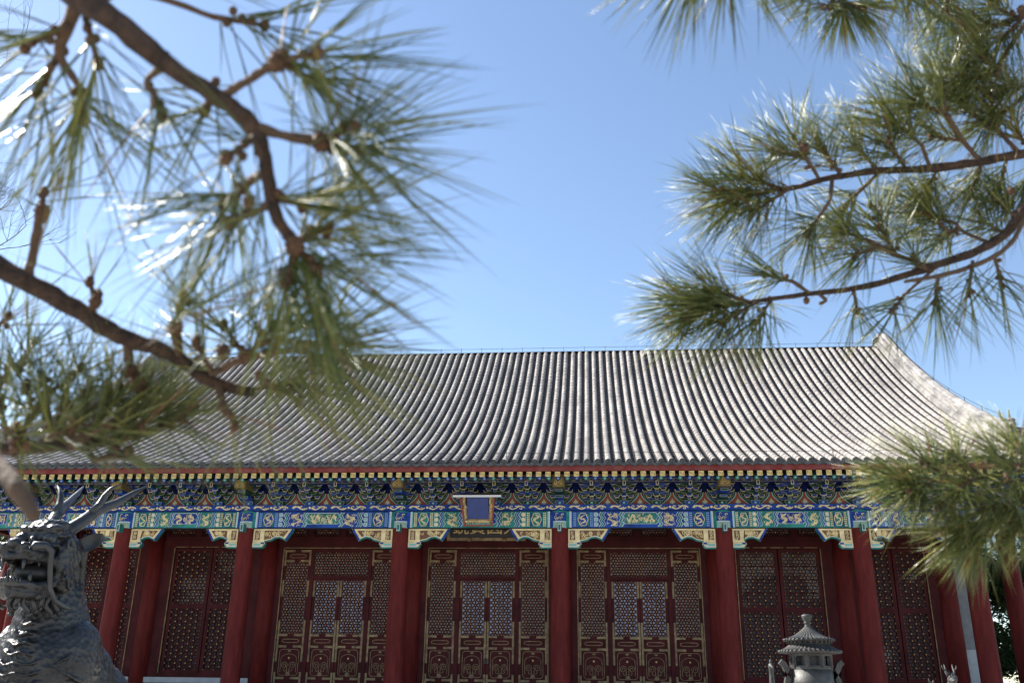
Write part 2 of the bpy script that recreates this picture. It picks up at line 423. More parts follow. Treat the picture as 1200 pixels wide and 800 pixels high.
# flat beam above with gilded clouds
f = MB(); f.bb(-15.6, 15.6, -.22, .22, ZT, ZT + .18, 'blue'); f.bb(-15.6, 15.6, -.224, -.2201, ZT + .002, ZT + .02, 'deep_blue')
x = -15.4; k = 0
while x < 15.4:
    s = 1 if k % 2 else -1
    f.ribbon([(x + t_ * .46, ZT + .09 + s * .045 * math.sin(t_ * 6.3)) for t_ in [i / 9 for i in range(10)]], .03, -.226, 'cream')
    f.ribbon(spiral(x + .06, ZT + .10, .05, 1, 0), .018, -.227, 'cream'); f.ribbon(spiral(x + .36, ZT + .08, .045, 1, 3), .018, -.227, 'cream'); f.ribbon([(x + .18, ZT + .14), (x + .25, ZT + .12), (x + .3, ZT + .15)], .025, -.228, 'cream')
    if k % 2: f.poly([(x + .53 + .035 * math.cos(t_), ZT + .1 + .035 * math.sin(t_)) for t_ in [i * math.pi / 4 for i in range(8)]], -.228, 'cream')
    x += .58; k += 1
f.build('cloud_band', hall)

# bracket sets -------------------------------------------------------
BZ = ZT + .18
def bracket(scheme, big):
    arm, blk = ('green', 'blue') if scheme else ('blue', 'green')
    m = MB()
    def outl(pts, y): m.ribbon(pts, .017, y - .003, 'outline', True)
    w0 = .13
    m.prism([(-w0, .13), (-w0, .06), (-w0 + .04, 0), (w0 - .04, 0), (w0, .06), (w0, .13)], -.15, .12, blk)
    outl([(-w0 + .01, .12), (-w0 + .01, .06), (-w0 + .045, .01), (w0 - .045, .01), (w0 - .01, .06), (w0 - .01, .12)], -.15)
    m.bb(-.03, .03, -.155, -.1501, .03, .08, 'pale_teal')
    T = .165
    for tier in range(3):
        z = .125 + tier * T
        for p in ((0,) if tier == 0 else (tier - 1, tier)):
            y = -.235 * p
            L = .50 if p == tier else .70
            h = .092
            ar = [(-L / 2, z + h), (-L / 2, z + h * .62), (-L / 2 + .04, z + h * .2), (-L / 2 + .10, z), (L / 2 - .10, z), (L / 2 - .04, z + h * .2), (L / 2, z + h * .62), (L / 2, z + h)]
            m.prism(ar, y - .05, y + .05, arm)
            m.ribbon([(q[0] * .97, (q[1] - z) * .82 + z + .009) for q in ar], .013, y - .053, 'outline', True)
            for bx in (-L / 2 + .05, L / 2 - .05):
                zz = z + h + .003
                tb = [(bx - .075, zz + .066), (bx - .075, zz + .034), (bx - .045, zz), (bx + .045, zz), (bx + .075, zz + .034), (bx + .075, zz + .066)]
                m.prism(tb, y - .065, y + .065, blk)
                m.ribbon([(q[0], q[1] + .006) for q in tb], .014, y - .068, 'cream')
        yf = -.235 * (tier + 1) - .02
        m.bb(-.048, .048, yf, .1, z - .001, z + .09, arm)
        m.rect(-.046, .046, z + .003, z + .087, yf - .002, 'outline'); m.rect(-.03, .03, z + .018, z + .072, yf - .004, blk)
        zz = z + .093
        tb = [(-.085, zz + .06), (-.085, zz + .03), (-.055, zz), (.055, zz), (.085, zz + .03), (.085, zz + .06)]
        m.prism(tb, yf + .0, yf + .13, blk); m.ribbon([(q[0], q[1] + .006) for q in tb], .013, yf - .003, 'cream')
    if big:
        m.bb(-.165, .165, -.98, -.2, .36, .70, 'old_gold')
        m.rect(-.15, .15, .375, .685, -.9825, 'worn_gold'); m.rect(-.125, .125, .40, .66, -.985, 'old_gold')
        m.ribbon(spiral(0, .53, .09, 1.6, 0), .022, -.9875, 'gold'); m.ribbon(spiral(-.07, .45, .05, 1, 2), .016, -.9875, 'gold'); m.ribbon(spiral(.07, .45, .05, 1, 2, -1), .016, -.9875, 'gold')
        m.bb(-.12, .12, -.80, -.2, .25, .345, arm); m.rect(-.105, .105, .265, .33, -.803, 'outline'); m.rect(-.09, .09, .278, .317, -.806, blk)
        m.bb(-.12, .12, -.56, -.2, .12, .215, blk); m.rect(-.105, .105, .135, .20, -.563, 'outline'); m.rect(-.09, .09, .148, .187, -.566, arm)
    else:
        m.bb(-.045, .045, -.80, -.3, .42, .56, blk); m.rect(-.042, .042, .425, .555, -.8025, 'cream'); m.rect(-.026, .026, .44, .54, -.805, arm)
    return m.mesh('bracket_set')
BM = {(s, g_): bracket(s, g_) for s in (0, 1) for g_ in (0, 1)}
fl = MB()
fl.prism([(-.40, .0), (.40, 0), (.27, .05), (.175, .13), (.10, .20), (.05, .27), (.03, .37), (-.03, .37), (-.05, .27), (-.10, .20), (-.175, .13), (-.27, .05)][::-1], .0, .03, 'flame_red')
for sx in (-1, 1):
    e_ = [(.40, .0), (.27, .05), (.175, .13), (.10, .20), (.05, .27), (.03, .37)]
    for off, w_, mt_, yy in ((.012, .030, 'pale_teal', -.003), (.042, .038, 'green', -.005), (.068, .016, 'outline', -.007)):
        fl.ribbon([(sx * (x_ + off * .8), z_ + off * .6) for x_, z_ in e_], w_, yy, mt_)
fla = [(.0, .235), (.035, .175), (.085, .12), (.105, .08), (.08, .045), (0, .03), (-.08, .045), (-.105, .08), (-.085, .12), (-.035, .175)]
fl.poly(fla, -.004, 'worn_gold'); fl.poly([(a_ * .62, .025 + (b_) * .72) for a_, b_ in fla], -.006, 'cream')
for dx, dz, mt_ in ((-.035, .07, 'light_blue'), (.035, .07, 'light_blue'), (0, .125, 'pale_teal')):
    fl.poly([(dx + .024 * math.cos(i * math.pi / 4), dz + .024 * math.sin(i * math.pi / 4)) for i in range(8)], -.009, mt_)
FM = fl.mesh('flame_panel')
bk = MB(); bk.bb(-15.5, 15.5, .05, .12, BZ, BZ + .75, 'deep_blue'); bk.build('bracket_backing', hall)
sch = 0
for i, (x0, x1) in enumerate(bays):
    n = max(2, round((x1 - x0) / .93))
    for k in range(n):
        xx = x0 + (x1 - x0) * k / n
        link('bracket_set', BM[((k + i) % 2, 1 if k == 0 else 0)], hall, (xx, 0, BZ))
        o = link('flame_panel', FM, hall, (xx + (x1 - x0) / n / 2, .0, BZ + .002)); o.scale = ((x1 - x0) / n / .93, 1, 1)
link('bracket_set', BM[(0, 1)], hall, (COLX[-1], 0, BZ))

# eave purlin with painted scrolls, rafters, eave board
pu = MB()
pu.bb(-16.3, 16.3, -.80, -.62, 7.20, 7.305, 'deep_blue'); pu.tube([(-16.3, -.71, 7.42), (16.3, -.71, 7.42)], .12, 14, 'blue')
pu.bb(-16.3, 16.3, -.803, -.8005, 7.20, 7.212, 'outline'); pu.bb(-16.3, 16.3, -.803, -.8005, 7.293, 7.305, 'outline')
x = -16.2; k = 0
while x < 16.2:
    pu.ribbon(spiral(x, 7.252, .042, 1.2, k, 1 if k % 2 else -1, 9), .016, -.8035, 'outline'); pu.ribbon([(x + .05, 7.23), (x + .12, 7.275), (x + .18, 7.24)], .014, -.8035, 'worn_gold'); x += .215; k += 1
pu.build('eave_purlin', hall)
rm = MB()
def rafter(alt):
    m = MB()
    m.add([(x_, y_, z_ + (.0 if y_ < -1 else .39)) for x_ in (-.07, .07) for y_ in (-1.94, -.72) for z_ in (7.105, 7.24)], [(0, 1, 3, 2), (4, 6, 7, 5), (0, 4, 5, 1), (2, 3, 7, 6), (0, 2, 6, 4), (1, 5, 7, 3)], 'rafter_green')
    m.rect(-.0705, .0705, 7.1045, 7.2405, -1.943, 'gold')
    for a_, b_, c_, d_ in ((-.05, -.03, .035, .045), (.03, .05, .085, .10), (-.055, -.005, .095, .105), (.005, .055, .025, .035), (-.012, .012, .055, .075), (-.05, -.04, .06, .1), (.04, .05, .03, .07)):
        m.rect(a_, b_, 7.108 + c_, 7.108 + d_, -1.9455, 'rafter_green')
    e0, e1 = Vector((0, -1.42, 7.175)), Vector((0, -.3, 7.66))
    m.tube([e0, e1], .068, 10, 'rafter_green')
    d = (e0 - e1).normalized()
    m.tube([e0, e0 + d * .012], [.066, .062], 10, 'blue' if alt else 'teal')
    m.tube([e0 + d * .0125, e0 + d * .02], [.036, .03], 8, 'light_blue' if alt else 'pale_teal')
    return m
RM = [rafter(0).mesh('rafter'), rafter(1).mesh('rafter')]
RSP = .2565
nr = int(17.2 / RSP); rest = MB()
for i in range(-nr, nr + 1):
    xx = i * RSP
    if -12.75 <= xx <= 12.75: link('rafter', RM[i % 2], hall, (xx, 0, 0))
    else:
        q = rafter(i % 2)
        for nme in q.names: rest.mi(nme)
        o_ = len(rest.v); rest.v += [(p_[0] + xx, p_[1], p_[2]) for p_ in q.v]
        rest.f += [tuple(o_ + e for e in f_) for f_ in q.f]; rest.m += [rest.mi(q.names[e]) for e in q.m]
o = rest.build('rafter_rest', hall); o.name = 'rafters'; o['kind'] = 'stuff'
eb = MB(); eb.bb(-EX, EX, -1.97, -1.90, 7.255, 7.40, 'eave_red'); eb.bb(-EX, EX, -1.37, -1.34, 7.245, 7.46, 'wood_dark'); eb.bb(-EX, EX, -1.378, -1.3705, 7.25, 7.285, 'worn_gold')
dk = [(-1.90, 7.32), (-.3, 7.86), (2, 8.5), (4, 8.9)]
for (ya, za), (yb_, zb_) in zip(dk[:-1], dk[1:]): eb.add([(-EX, ya, za), (EX, ya, za), (EX, yb_, zb_), (-EX, yb_, zb_)], [(0, 1, 2, 3)], 'wood_dark')
eb.build('eave_board', hall)

# ------------------------------------------------------------------ roof
_pd = np.array([0, 1.59, 4.85, 7.49, 9.76, 11.3]); _pz = np.array([7.55, 8.26, 9.96, 11.68, 13.44, 14.76])
_pc = np.polyfit(_pd, _pz, 3)
DT, RO = 11.25, .75
_z0 = np.polyval(_pc, DT); _s0 = np.polyval(np.polyder(_pc), DT)
DM = DT + RO                                        # summit distance from the eave
def zp(d):
    if d <= DT: return float(np.polyval(_pc, d))
    t_ = min(d, 2 * DM - d if d > DM else d) - DT
    if t_ < 0: return zp(2 * DM - d)
    return float(_z0 + _s0 * t_ - _s0 / (2 * RO) * t_ * t_)
GX = 15.1
def lift(s, d, S):                                  # swept-up corners
    e = abs(s) - (S - 3.0)
    return .45 * (e / 3) ** 2 * max(0, 1 - d / 3.0) if e > 0 else 0
def P0(s, d): return Vector((s, EY + d, zp(d) + lift(s, d, EX)))
def P1(s, d, sg): return Vector((sg * (EX - d), s, zp(d) + lift(s - (EY + YB) / 2, d, (YB - EY) / 2)))
rf = MB()
TS = .2834
def tile_row(P, s, dmax, lat):
    """one row of half-round cover tiles from the eave up"""
    arc = 0; ds = [0.0]
    L = .33
    while ds[-1] < dmax:
        d = ds[-1]; sl_ = (zp(min(d + .05, DM)) - zp(d)) / .05 if d < DM - .06 else 0
        ds.append(d + L / math.sqrt(1 + sl_ * sl_))
    ds[-1] = dmax
    n = 6; vs = []; fs = []
    jit = random.uniform(-.008, .008)
    for i in range(len(ds) - 1):
        for d, r in ((ds[i], .085), (ds[i + 1], .0765)):
            p = P(s, d); e = .02
            tg = (P(s, min(d + e, dmax)) - P(s, max(d - e, 0))).normalized() if dmax > .1 else Vector((0, 1, .5)).normalized()
            nm = lat.cross(tg).normalized()
            if nm.z < 0: nm = -nm
            base = p - nm * .075 + lat * jit
            for j in range(n + 1):
                an = math.pi * j / n
                vs.append(base + lat * (math.cos(an) * r) + nm * (math.sin(an) * r * 1.05 + .005))
        o_ = i * 2 * (n + 1)
        for j in range(n): fs.append((o_ + j, o_ + j + 1, o_ + n + 2 + j, o_ + n + 1 + j))
        if i:                                       # riser between two tiles
            q = o_ - (n + 1)
            for j in range(n): fs.append((q + j, q + j + 1, o_ + j + 1, o_ + j))
    rf.add(vs, fs, 'tile')
def pan_row(P, s, dmax, lat):
    L = .20; d = 0; vs = []; fs = []
    while d < dmax - .01:
        d2 = min(d + L, dmax); k_ = len(vs)
        for dd, up in ((d, .014), (d2, -.006)):
            p = P(s, dd)
            for u, h in ((-.15, -.06), (-.07, -.085), (0, -.097), (.07, -.085), (.15, -.06)):
                vs.append(p + lat * u + Vector((0, 0, h - .012 + up)))
        for j in range(4): fs.append((k_ + j, k_ + j + 1, k_ + 6 + j, k_ + 5 + j))
        if k_:
            for j in range(4): fs.append((k_ - 5 + j, k_ - 4 + j, k_ + 1 + j, k_ + j))
        d = d2
    rf.add(vs, fs, 'tile_pan')
def eave_end(P, s, lat):
    p = P(s, 0); out = Vector((lat.y, -lat.x, 0))
    if abs(out.y) > .5: out = Vector((0, -1, 0))
    c0 = p + Vector((0, 0, -.07))
    def disc(r, o_, mt_):
        pts = [c0 + out * o_ + lat * (r * math.cos(2 * math.pi * j / 14)) + Vector((0, 0, r * math.sin(2 * math.pi * j / 14))) for j in range(14)]
        return pts
    a_ = disc(.088, -.03, 0); b_ = disc(.088, .025, 0); c_ = disc(.066, .025, 0); d_ = disc(.06, .012, 0)
    vs = a_ + b_ + c_ + d_; n = 14; fs = []
    for q in range(3):
        for j in range(n): fs.append((q * n + j, q * n + (j + 1) % n, (q + 1) * n + (j + 1) % n, (q + 1) * n + j))
    fs.append(tuple(3 * n + j for j in range(n)))
    e_ = disc(.026, .022, 0); vs += e_; fs.append(tuple(4 * n + j for j in range(n)))
    rf.add(vs, fs, 'tile_end')
def drip(P, s, lat):
    p = P(s, 0); out = Vector((0, -1, 0)) if abs(lat.x) > .5 else Vector((1 if p.x > 0 else -1, 0, 0))
    pr = [(-.135, -.075), (-.12, -.125), (-.075, -.165), (-.03, -.175), (0, -.198), (.03, -.175), (.075, -.165), (.12, -.125), (.135, -.075), (.07, -.095), (0, -.105), (-.07, -.095)]
    f_ = [p + lat * u + Vector((0, 0, v)) + out * .035 for u, v in pr]; k_ = [q - out * .03 for q in f_]; n = len(pr)
    rf.add(f_ + k_, [tuple(range(n)), tuple(range(2 * n - 1, n - 1, -1))] + [(i, (i + 1) % n, n + (i + 1) % n, n + i) for i in range(n)], 'tile_end')
random.seed(3)
LX, LY = Vector((1, 0, 0)), Vector((0, 1, 0))
NR = int(EX / TS)
for i in range(-NR, NR + 1):
    s = i * TS
    dm = DM + .25 if abs(s) < GX + .05 else EX - abs(s)
    if dm > .3: tile_row(P0, s, dm, LX)
    eave_end(P0, s, LX)
    s2 = s + TS / 2
    dm = DM if abs(s2) < GX else EX - abs(s2)
    if dm > .2: pan_row(P0, s2, dm, LX)
    if abs(s2) < EX: drip(P0, s2, LX)
ny = int((YB - EY) / TS)
for sg in (-1, 1):
    fn = lambda s, d, sg=sg: P1(s, d, sg)
    for i in range(1, ny):
        s = EY + i * TS
        dm = min(EX - GX, s - EY, YB - s)
        if dm > .25:
            tile_row(fn, s, dm, LY)
            pan_row(fn, s + TS / 2, min(EX - GX, s + TS / 2 - EY, YB - s - TS / 2) if s + TS / 2 < YB - .2 else .2, LY)
        eave_end(fn, s, LY); drip(fn, s + TS / 2, LY)
# rear slope and gable walls
N = 26
ds = [DM * i / N for i in range(N + 1)]
vs = [(sx * (GX if d > EX - GX else EX - d), YB - d, zp(d) - .08) for d in ds for sx in (-1, 1)]
rf.add(vs, [(2 * i, 2 * i + 1, 2 * i + 3, 2 * i + 2) for i in range(N)], 'tile_pan')
for sx in (-1, 1):
    gp = [(sx * (GX - .05), EY + d, zp(d) - .12) for d in ds if d >= EX - GX] ; gq = [(sx * (GX - .05), YB - d, zp(d) - .12) for d in reversed(ds) if d >= EX - GX]
    rf.add(gp + gq, [tuple(range(len(gp + gq)))], 'eave_red')
roof = rf.build('roof', hall)

def sweep(m, path, sect, mt, lat=None):
    """section (u lateral, v up) swept along path"""
    k = len(path); n = len(sect); vs = []
    for i in range(k):
        tg = (path[min(i + 1, k - 1)] - path[max(i - 1, 0)]).normalized()
        la = lat or tg.cross(Vector((0, 0, 1))).normalized()
        up = la.cross(tg).normalized()
        if up.z < 0: up = -up
        for u, v in sect: vs.append(path[i] + la * u + up * v)
    fs = [(i * n + j, i * n + (j + 1) % n, (i + 1) * n + (j + 1) % n, (i + 1) * n + j) for i in range(k - 1) for j in range(n)]
    fs += [tuple(range(n)), tuple((k - 1) * n + j for j in range(n - 1, -1, -1))]
    m.add(vs, fs, mt)
SECT = [(-.24, -.1), (-.24, .10), (-.20, .12), (-.20, .17), (-.11, .19), (-.11, .27), (-.145, .285), (-.145, .315), (-.11, .33), (-.11, .38), (-.20, .40), (-.20, .44), (-.13, .46), (-.10, .54), (0, .58), (.10, .54), (.13, .46), (.20, .44), (.20, .40), (.11, .38), (.11, .33), (.145, .315), (.145, .285), (.11, .27), (.11, .19), (.20, .17), (.20, .12), (.24, .10), (.24, -.1)]
for sx in (-1, 1):
    m = MB()
    pa = [Vector((sx * GX, EY + d, zp(d) - .02)) for d in np.linspace(2.15, DM, 46)]
    pb = [Vector((sx * GX, YB - d, zp(d) - .02)) for d in np.linspace(DM, 2.15, 30)]
    sweep(m, pa + pb[1:], SECT, 'ridge', Vector((1, 0, 0)))
    m.build('gable_ridge', roof, fix=True)
    m = MB()
    hp = [P0(sx * (EX - d), d) + Vector((0, 0, -.02)) for d in np.linspace(EX - GX + .1, -.1, 14)]
    sweep(m, hp, [(u * .85, v * .75) for u, v in SECT], 'ridge')
    m.build('hip_ridge', roof, fix=True)
    # horned beast closing the gable ridge
    m = MB(); bx, by, bz = sx * GX, EY + 2.05, zp(2.05)
    m.ell((bx, by, bz + .35), (.2, .26, .32), 'ridge'); m.ell((bx, by - .22, bz + .48), (.15, .2, .15), 'ridge'); m.ell((bx, by - .36, bz + .42), (.11, .12, .07), 'ridge'); m.ell((bx, by - .34, bz + .56), (.12, .1, .06), 'ridge')
    for q in (-1, 1):
        m.tube([(bx + q * .08, by - .1, bz + .6), (bx + q * .12, by, bz + .78), (bx + q * .13, by - .02, bz + .95)], [.04, .03, .012], 6, 'tile_end'); m.ell((bx + q * .1, by - .3, bz + .58), (.04, .04, .04), 'ridge')
    m.box((bx, by + .05, bz + .05), (.45, .6, .3), 'ridge')
    for q in range(4): m.tube([(bx, by + .12 + .05 * q, bz + .4 + .1 * q), (bx, by + .3, bz + .5 + .12 * q)], [.05, .015], 5, 'ridge')
    m.build('ridge_beast', roof, fix=True)
# lightning wires on little pins
m = MB()
zt = max(zp(d) for d in (DT + .3, DT + .4)); wy = EY + DT + .35
def wire(path, step):
    for a_, b_ in zip(path[:-1], path[1:]):
        a_, b_ = Vector(a_), Vector(b_); n = max(1, int((b_ - a_).length / step)); pts = []
        for i in range(n): 
            p = a_.lerp(b_, i / n); q = a_.lerp(b_, (i + .5) / n) - Vector((0, 0, .012)); pts += [p, q]
            m.tube([p - Vector((0, 0, .2)), p + Vector((0, 0, .03))], .009, 4, 'wire')
        pts.append(b_); m.tube(pts, .007, 4, 'wire', cap=False)
wire([(-GX, wy, zt + .16), (GX, wy, zt + .16)], TS * 3)
for sx in (-1, 1): wire([(sx * GX, EY + d, zp(d) + .78) for d in np.linspace(DT + .2, 2.3, 9)], .9)
wire([(-16.8, EY + .34, zp(.34) + .14), (16.8, EY + .34, zp(.34) + .14)], TS * 6)
m.build('lightning_wire', hall)

# ------------------------------------------------------------------ inner front: doors and windows
def lattice(m, x0, x1, z0, z1, y, a, bar, mt='wood_red', stud=.019, dep=.03):
    """triangular lattice of vertical and slanting bars with gilt studs on the crossings"""
    c_ = a * .866; n = max(1, round((x1 - x0) / c_)); c_ = (x1 - x0) / n; a = c_ / .866
    nz = max(1, round((z1 - z0) / (a / 2))); hh = (z1 - z0) / nz
    for i in range(1, n): m.bb(x0 + i * c_ - bar / 2, x0 + i * c_ + bar / 2, y - dep * .5, y + dep * .5, z0, z1, mt)
    w, h = x1 - x0, z1 - z0; sl_ = hh / c_
    for sg in (1, -1):
        off = -int(w / c_) - 2
        for k in range(-n - 2, nz + n + 3):
            if (k % 2): continue
            # line z = z0 + k*hh + sg*sl*(x-x0)
            xa, xb = 0.0, w
            zz = lambda u: k * hh + sg * sl_ * u
            us = sorted([(0 - k * hh) / (sg * sl_), (h - k * hh) / (sg * sl_)])
            xa, xb = max(0, us[0]), min(w, us[1])
            if xb - xa < 1e-3: continue
            p0, p1 = (x0 + xa, z0 + zz(xa)), (x0 + xb, z0 + zz(xb))
            dx, dz = p1[0] - p0[0], p1[1] - p0[1]; l = math.hypot(dx, dz); nx, nz_ = -dz / l * bar / 2, dx / l * bar / 2
            off_ = .004 * sg
            m.prism([(p0[0] + nx, p0[1] + nz_), (p0[0] - nx, p0[1] - nz_), (p1[0] - nx, p1[1] - nz_), (p1[0] + nx, p1[1] + nz_)], y - dep * .5 - .004 - off_, y + dep * .4, mt)
    st = MB()
    for i in range(n + 1):
        for k in range(nz + 1):
            if (i + k) % 2 == 0:
                X_, Z_ = x0 + i * c_, z0 + k * hh
                m.add([(X_ + stud * math.cos(q * math.pi / 3), y - dep * .5 - .009, Z_ + stud * math.sin(q * math.pi / 3)) for q in range(6)] + [(X_, y - dep * .5 - .022, Z_)], [(q, (q + 1) % 6, 6) for q in range(6)], 'gold')
def trim(m, x0, x1, z, y, w=.065):
    """gilt corner strips with a gap in the middle"""
    L = (x1 - x0); a_ = x0 + L * .38; b_ = x1 - L * .38
    m.bb(x0, a_, y - .012, y, z - w / 2, z + w / 2, 'worn_gold'); m.bb(b_, x1, y - .012, y, z - w / 2, z + w / 2, 'worn_gold')
def ring(m, cx, cz, hw, hh, y):
    pts = []
    for i in range(24):
        t_ = i * math.pi / 12; X_ = math.cos(t_); Z_ = math.sin(t_)
        pts.append((cx + math.copysign(abs(X_) ** .45, X_) * hw, cz + math.copysign(abs(Z_) ** .8, Z_) * hh))
    m.tube([(p[0], y, p[1]) for p in pts + pts[:1]], .012, 4, 'worn_gold')
def leaf(x0, x1, zb, ztop, lat_top, side, panemat, y, name, padlock=False):
    """door leaf: stiles, rails, skirt panel; children lattice, pane, gilt ornament"""
    m = MB(); w = x1 - x0; st = .085; cx = (x0 + x1) / 2
    m.bb(x0, x0 + st, y, y + .09, zb, ztop, 'wood_red'); m.bb(x1 - st, x1, y, y + .09, zb, ztop, 'wood_red')
    lb = 3.23
    rails = [(lat_top, ztop), (3.13, lb), (2.80, 2.90), (1.90, 2.0), (zb, zb + .10)]
    if side: rails = [(lat_top, lat_top + .075), (ztop - .09, ztop)] + rails[1:]
    for a_, b_ in rails: m.bb(x0 + st, x1 - st, y + .004, y + .086, a_, b_, 'wood_red')
    for a_, b_ in ([(2.90, 3.13), (2.0, 2.80), (zb + .1, 1.90)] + ([(lat_top + .075, ztop - .09)] if side else [])): m.bb(x0 + st, x1 - st, y + .03, y + .06, a_, b_, 'wood_red')
    t_ = m; yy = y - .001
    for z_ in (3.18, 2.85, 1.95): trim(t_, x0 + .005, x1 - .005, z_, yy)
    for xx in (x0 + .035, x1 - .035):
        for a_, b_ in ((2.42, 3.62), (1.35, 2.12), (4.32, 4.80)):
            t_.bb(xx - .03, xx + .03, yy - .008, yy, a_, b_, 'worn_gold')
    if side:
        for xx in (x0 + .035, x1 - .035): t_.bb(xx - .03, xx + .03, yy - .008, yy, ztop - .5, ztop - .02, 'worn_gold')
        trim(t_, x0 + .005, x1 - .005, ztop - .05, yy); trim(t_, x0 + .005, x1 - .005, lat_top + .035, yy)
        ring(t_, cx, (ztop - .09 + lat_top + .075) / 2, w * .30, .05, y + .026)
    ring(t_, cx, 3.015, w * .30, .05, y + .026)
    yp = y + .024; hw = w / 2 - st - .045
    def cur(pts, r=.010): t_.tube([(p[0], yp, p[1]) for p in pts], r, 4, 'worn_gold')
    fr = []
    for X_, Z_, a0 in ((hw - .09, .37, 0), (-hw + .09, .37, 90), (-hw + .09, -.37, 180), (hw - .09, -.37, 270)):
        for e in range(5): fr.append((cx + X_ + .09 * math.cos(R(a0 + e * 22.5)), 2.40 + (Z_ - math.copysign(.09, Z_)) + .09 * math.sin(R(a0 + e * 22.5))))
    cur(fr + fr[:1])
    cur([(cx - hw + .06, 2.12), (cx - hw + .06, 2.5)] + [(cx + (hw - .06) * math.cos(R(180 - e * 15)), 2.5 + .14 * math.sin(R(180 - e * 15))) for e in range(13)] + [(cx + hw - .06, 2.5), (cx + hw - .06, 2.12)], .009)
    for s in (-1, 1):
        cur([(cx + s * .02, 2.08), (cx + s * .05, 2.3)] + [(p[0], p[1]) for p in spiral(cx + s * .125, 2.31, .105, 1.7, R(180 if s > 0 else 0), -s, 26)], .010)
        cur(spiral(cx + s * .10, 2.20, .07, .7, R(190 if s > 0 else -10), s, 10), .009)
    t_.ell((cx, yp, 2.52), (.028, .012, .028), 'gold', nu=10, nv=6)
    t_.ell((cx, yp, 2.72), (.055, .012, .03), 'worn_gold', nu=10, nv=6); t_.ell((cx, yp, 2.07), (.07, .012, .06), 'worn_gold', nu=10, nv=6)
    o = m.build(name, hall)
    l = MB(); lattice(l, x0 + st, x1 - st, lb, lat_top, y + .045, .15, .040, 'wood_red'); l.build('lattice', o)
    q = MB(); q.bb(x0 + st, x1 - st, y + .087, y + .095, lb, lat_top, panemat); q.build('pane', o)
    if padlock:
        k_ = MB(); k_.box((x1, y - .05, 2.46), (.11, .04, .07), 'black'); k_.tube([(x1 - .04, y - .05, 2.49), (x1 - .04, y - .05, 2.55), (x1 + .04, y - .05, 2.55), (x1 + .04, y - .05, 2.49)], .012, 5, 'black'); k_.build('padlock', o)
    return o
def doorset(cx):
    y = YI; zb = 1.3
    m = MB()
    for xx in (-.905, .905): m.bb(cx + xx - .06, cx + xx + .06, y - .03, y + .11, zb, 5.76, 'wood_red')
    m.bb(cx - .845, cx + .845, y - .025, y + .105, 4.86, 4.95, 'wood_red'); m.bb(cx - .845, cx + .845, y - .02, y + .1, 5.66, 5.76, 'wood_red')
    m.bb(cx - 2.06, cx + 2.06, y - .04, y + .12, 5.765, 6.03, 'wood_red'); m.bb(cx - 1.98, cx + 1.98, y - .04, y + .12, PT, zb, 'wood_red')
    for s in (-1, 1):
        m.bb(min(cx + s * 1.86, cx + s * 2.06), max(cx + s * 1.86, cx + s * 2.06), y - .035, y + .115, zb, 5.765, 'wood_red')
        m.bb(cx + s * 1.85 - .014, cx + s * 1.85 + .014, y - .05, y - .02, zb, 5.77, 'worn_gold')
    m.bb(cx - 1.86, cx + 1.86, y - .05, y - .0405, 5.775, 5.80, 'worn_gold')
    o = m.build('door_frame', hall)
    l = MB(); lattice(l, cx - .845, cx + .845, 4.95, 5.66, y + .05, .15, .040); l.build('transom_lattice', o)
    q = MB(); q.bb(cx - .845, cx + .845, y + .09, y + .1, 4.95, 5.66, 'paper_grey'); q.build('transom_pane', o)
    leaf(cx - 1.83, cx - .97, zb, 5.75, 5.36, True, 'paper_grey', y, 'door_leaf'); leaf(cx + .97, cx + 1.83, zb, 5.75, 5.36, True, 'paper_grey', y, 'door_leaf')
    leaf(cx - .84, cx - .006, zb, 4.855, 4.80, False, 'pane_sky_tint', y + .02, 'door_leaf', cx == 0); leaf(cx + .006, cx + .84, zb, 4.855, 4.80, False, 'pane_sky_tint', y + .02, 'door_leaf')
def upper(cx, hw, n):
    m = MB(); y = YI; z0, z1 = 6.03, 6.62
    m.bb(cx - hw, cx + hw, y - .03, y + .11, z1, z1 + .3, 'wood_dark')
    w = 2 * hw / n; l = MB(); q = MB()
    for k in range(n + 1):
        xx = cx - hw + k * w; m.bb(xx - .09, xx + .09, y - .03, y + .11, z0 + .01, z1, 'wood_red')
    m.bb(cx - hw, cx + hw, y - .028, y + .108, z0 + .002, z0 + .12, 'wood_red')
    o = m.build('clerestory_frame', hall)
    for k in range(n):
        xx = cx - hw + k * w; lattice(l, xx + .17, xx + w - .17, z0 + .17, z1 - .03, y + .05, .15, .040)
        for a_, b_, c_, d_ in ((xx + .09, xx + .17, z0 + .12, z1), (xx + w - .17, xx + w - .09, z0 + .12, z1), (xx + .17, xx + w - .17, z0 + .12, z0 + .17)): l.bb(a_, b_, y + .0, y + .08, c_, d_, 'wood_dark')
        q.bb(xx + .1, xx + w - .1, y + .09, y + .1, z0 + .13, z1, 'paper_grey')
    l.build('lattice', o); q.build('pane', o)
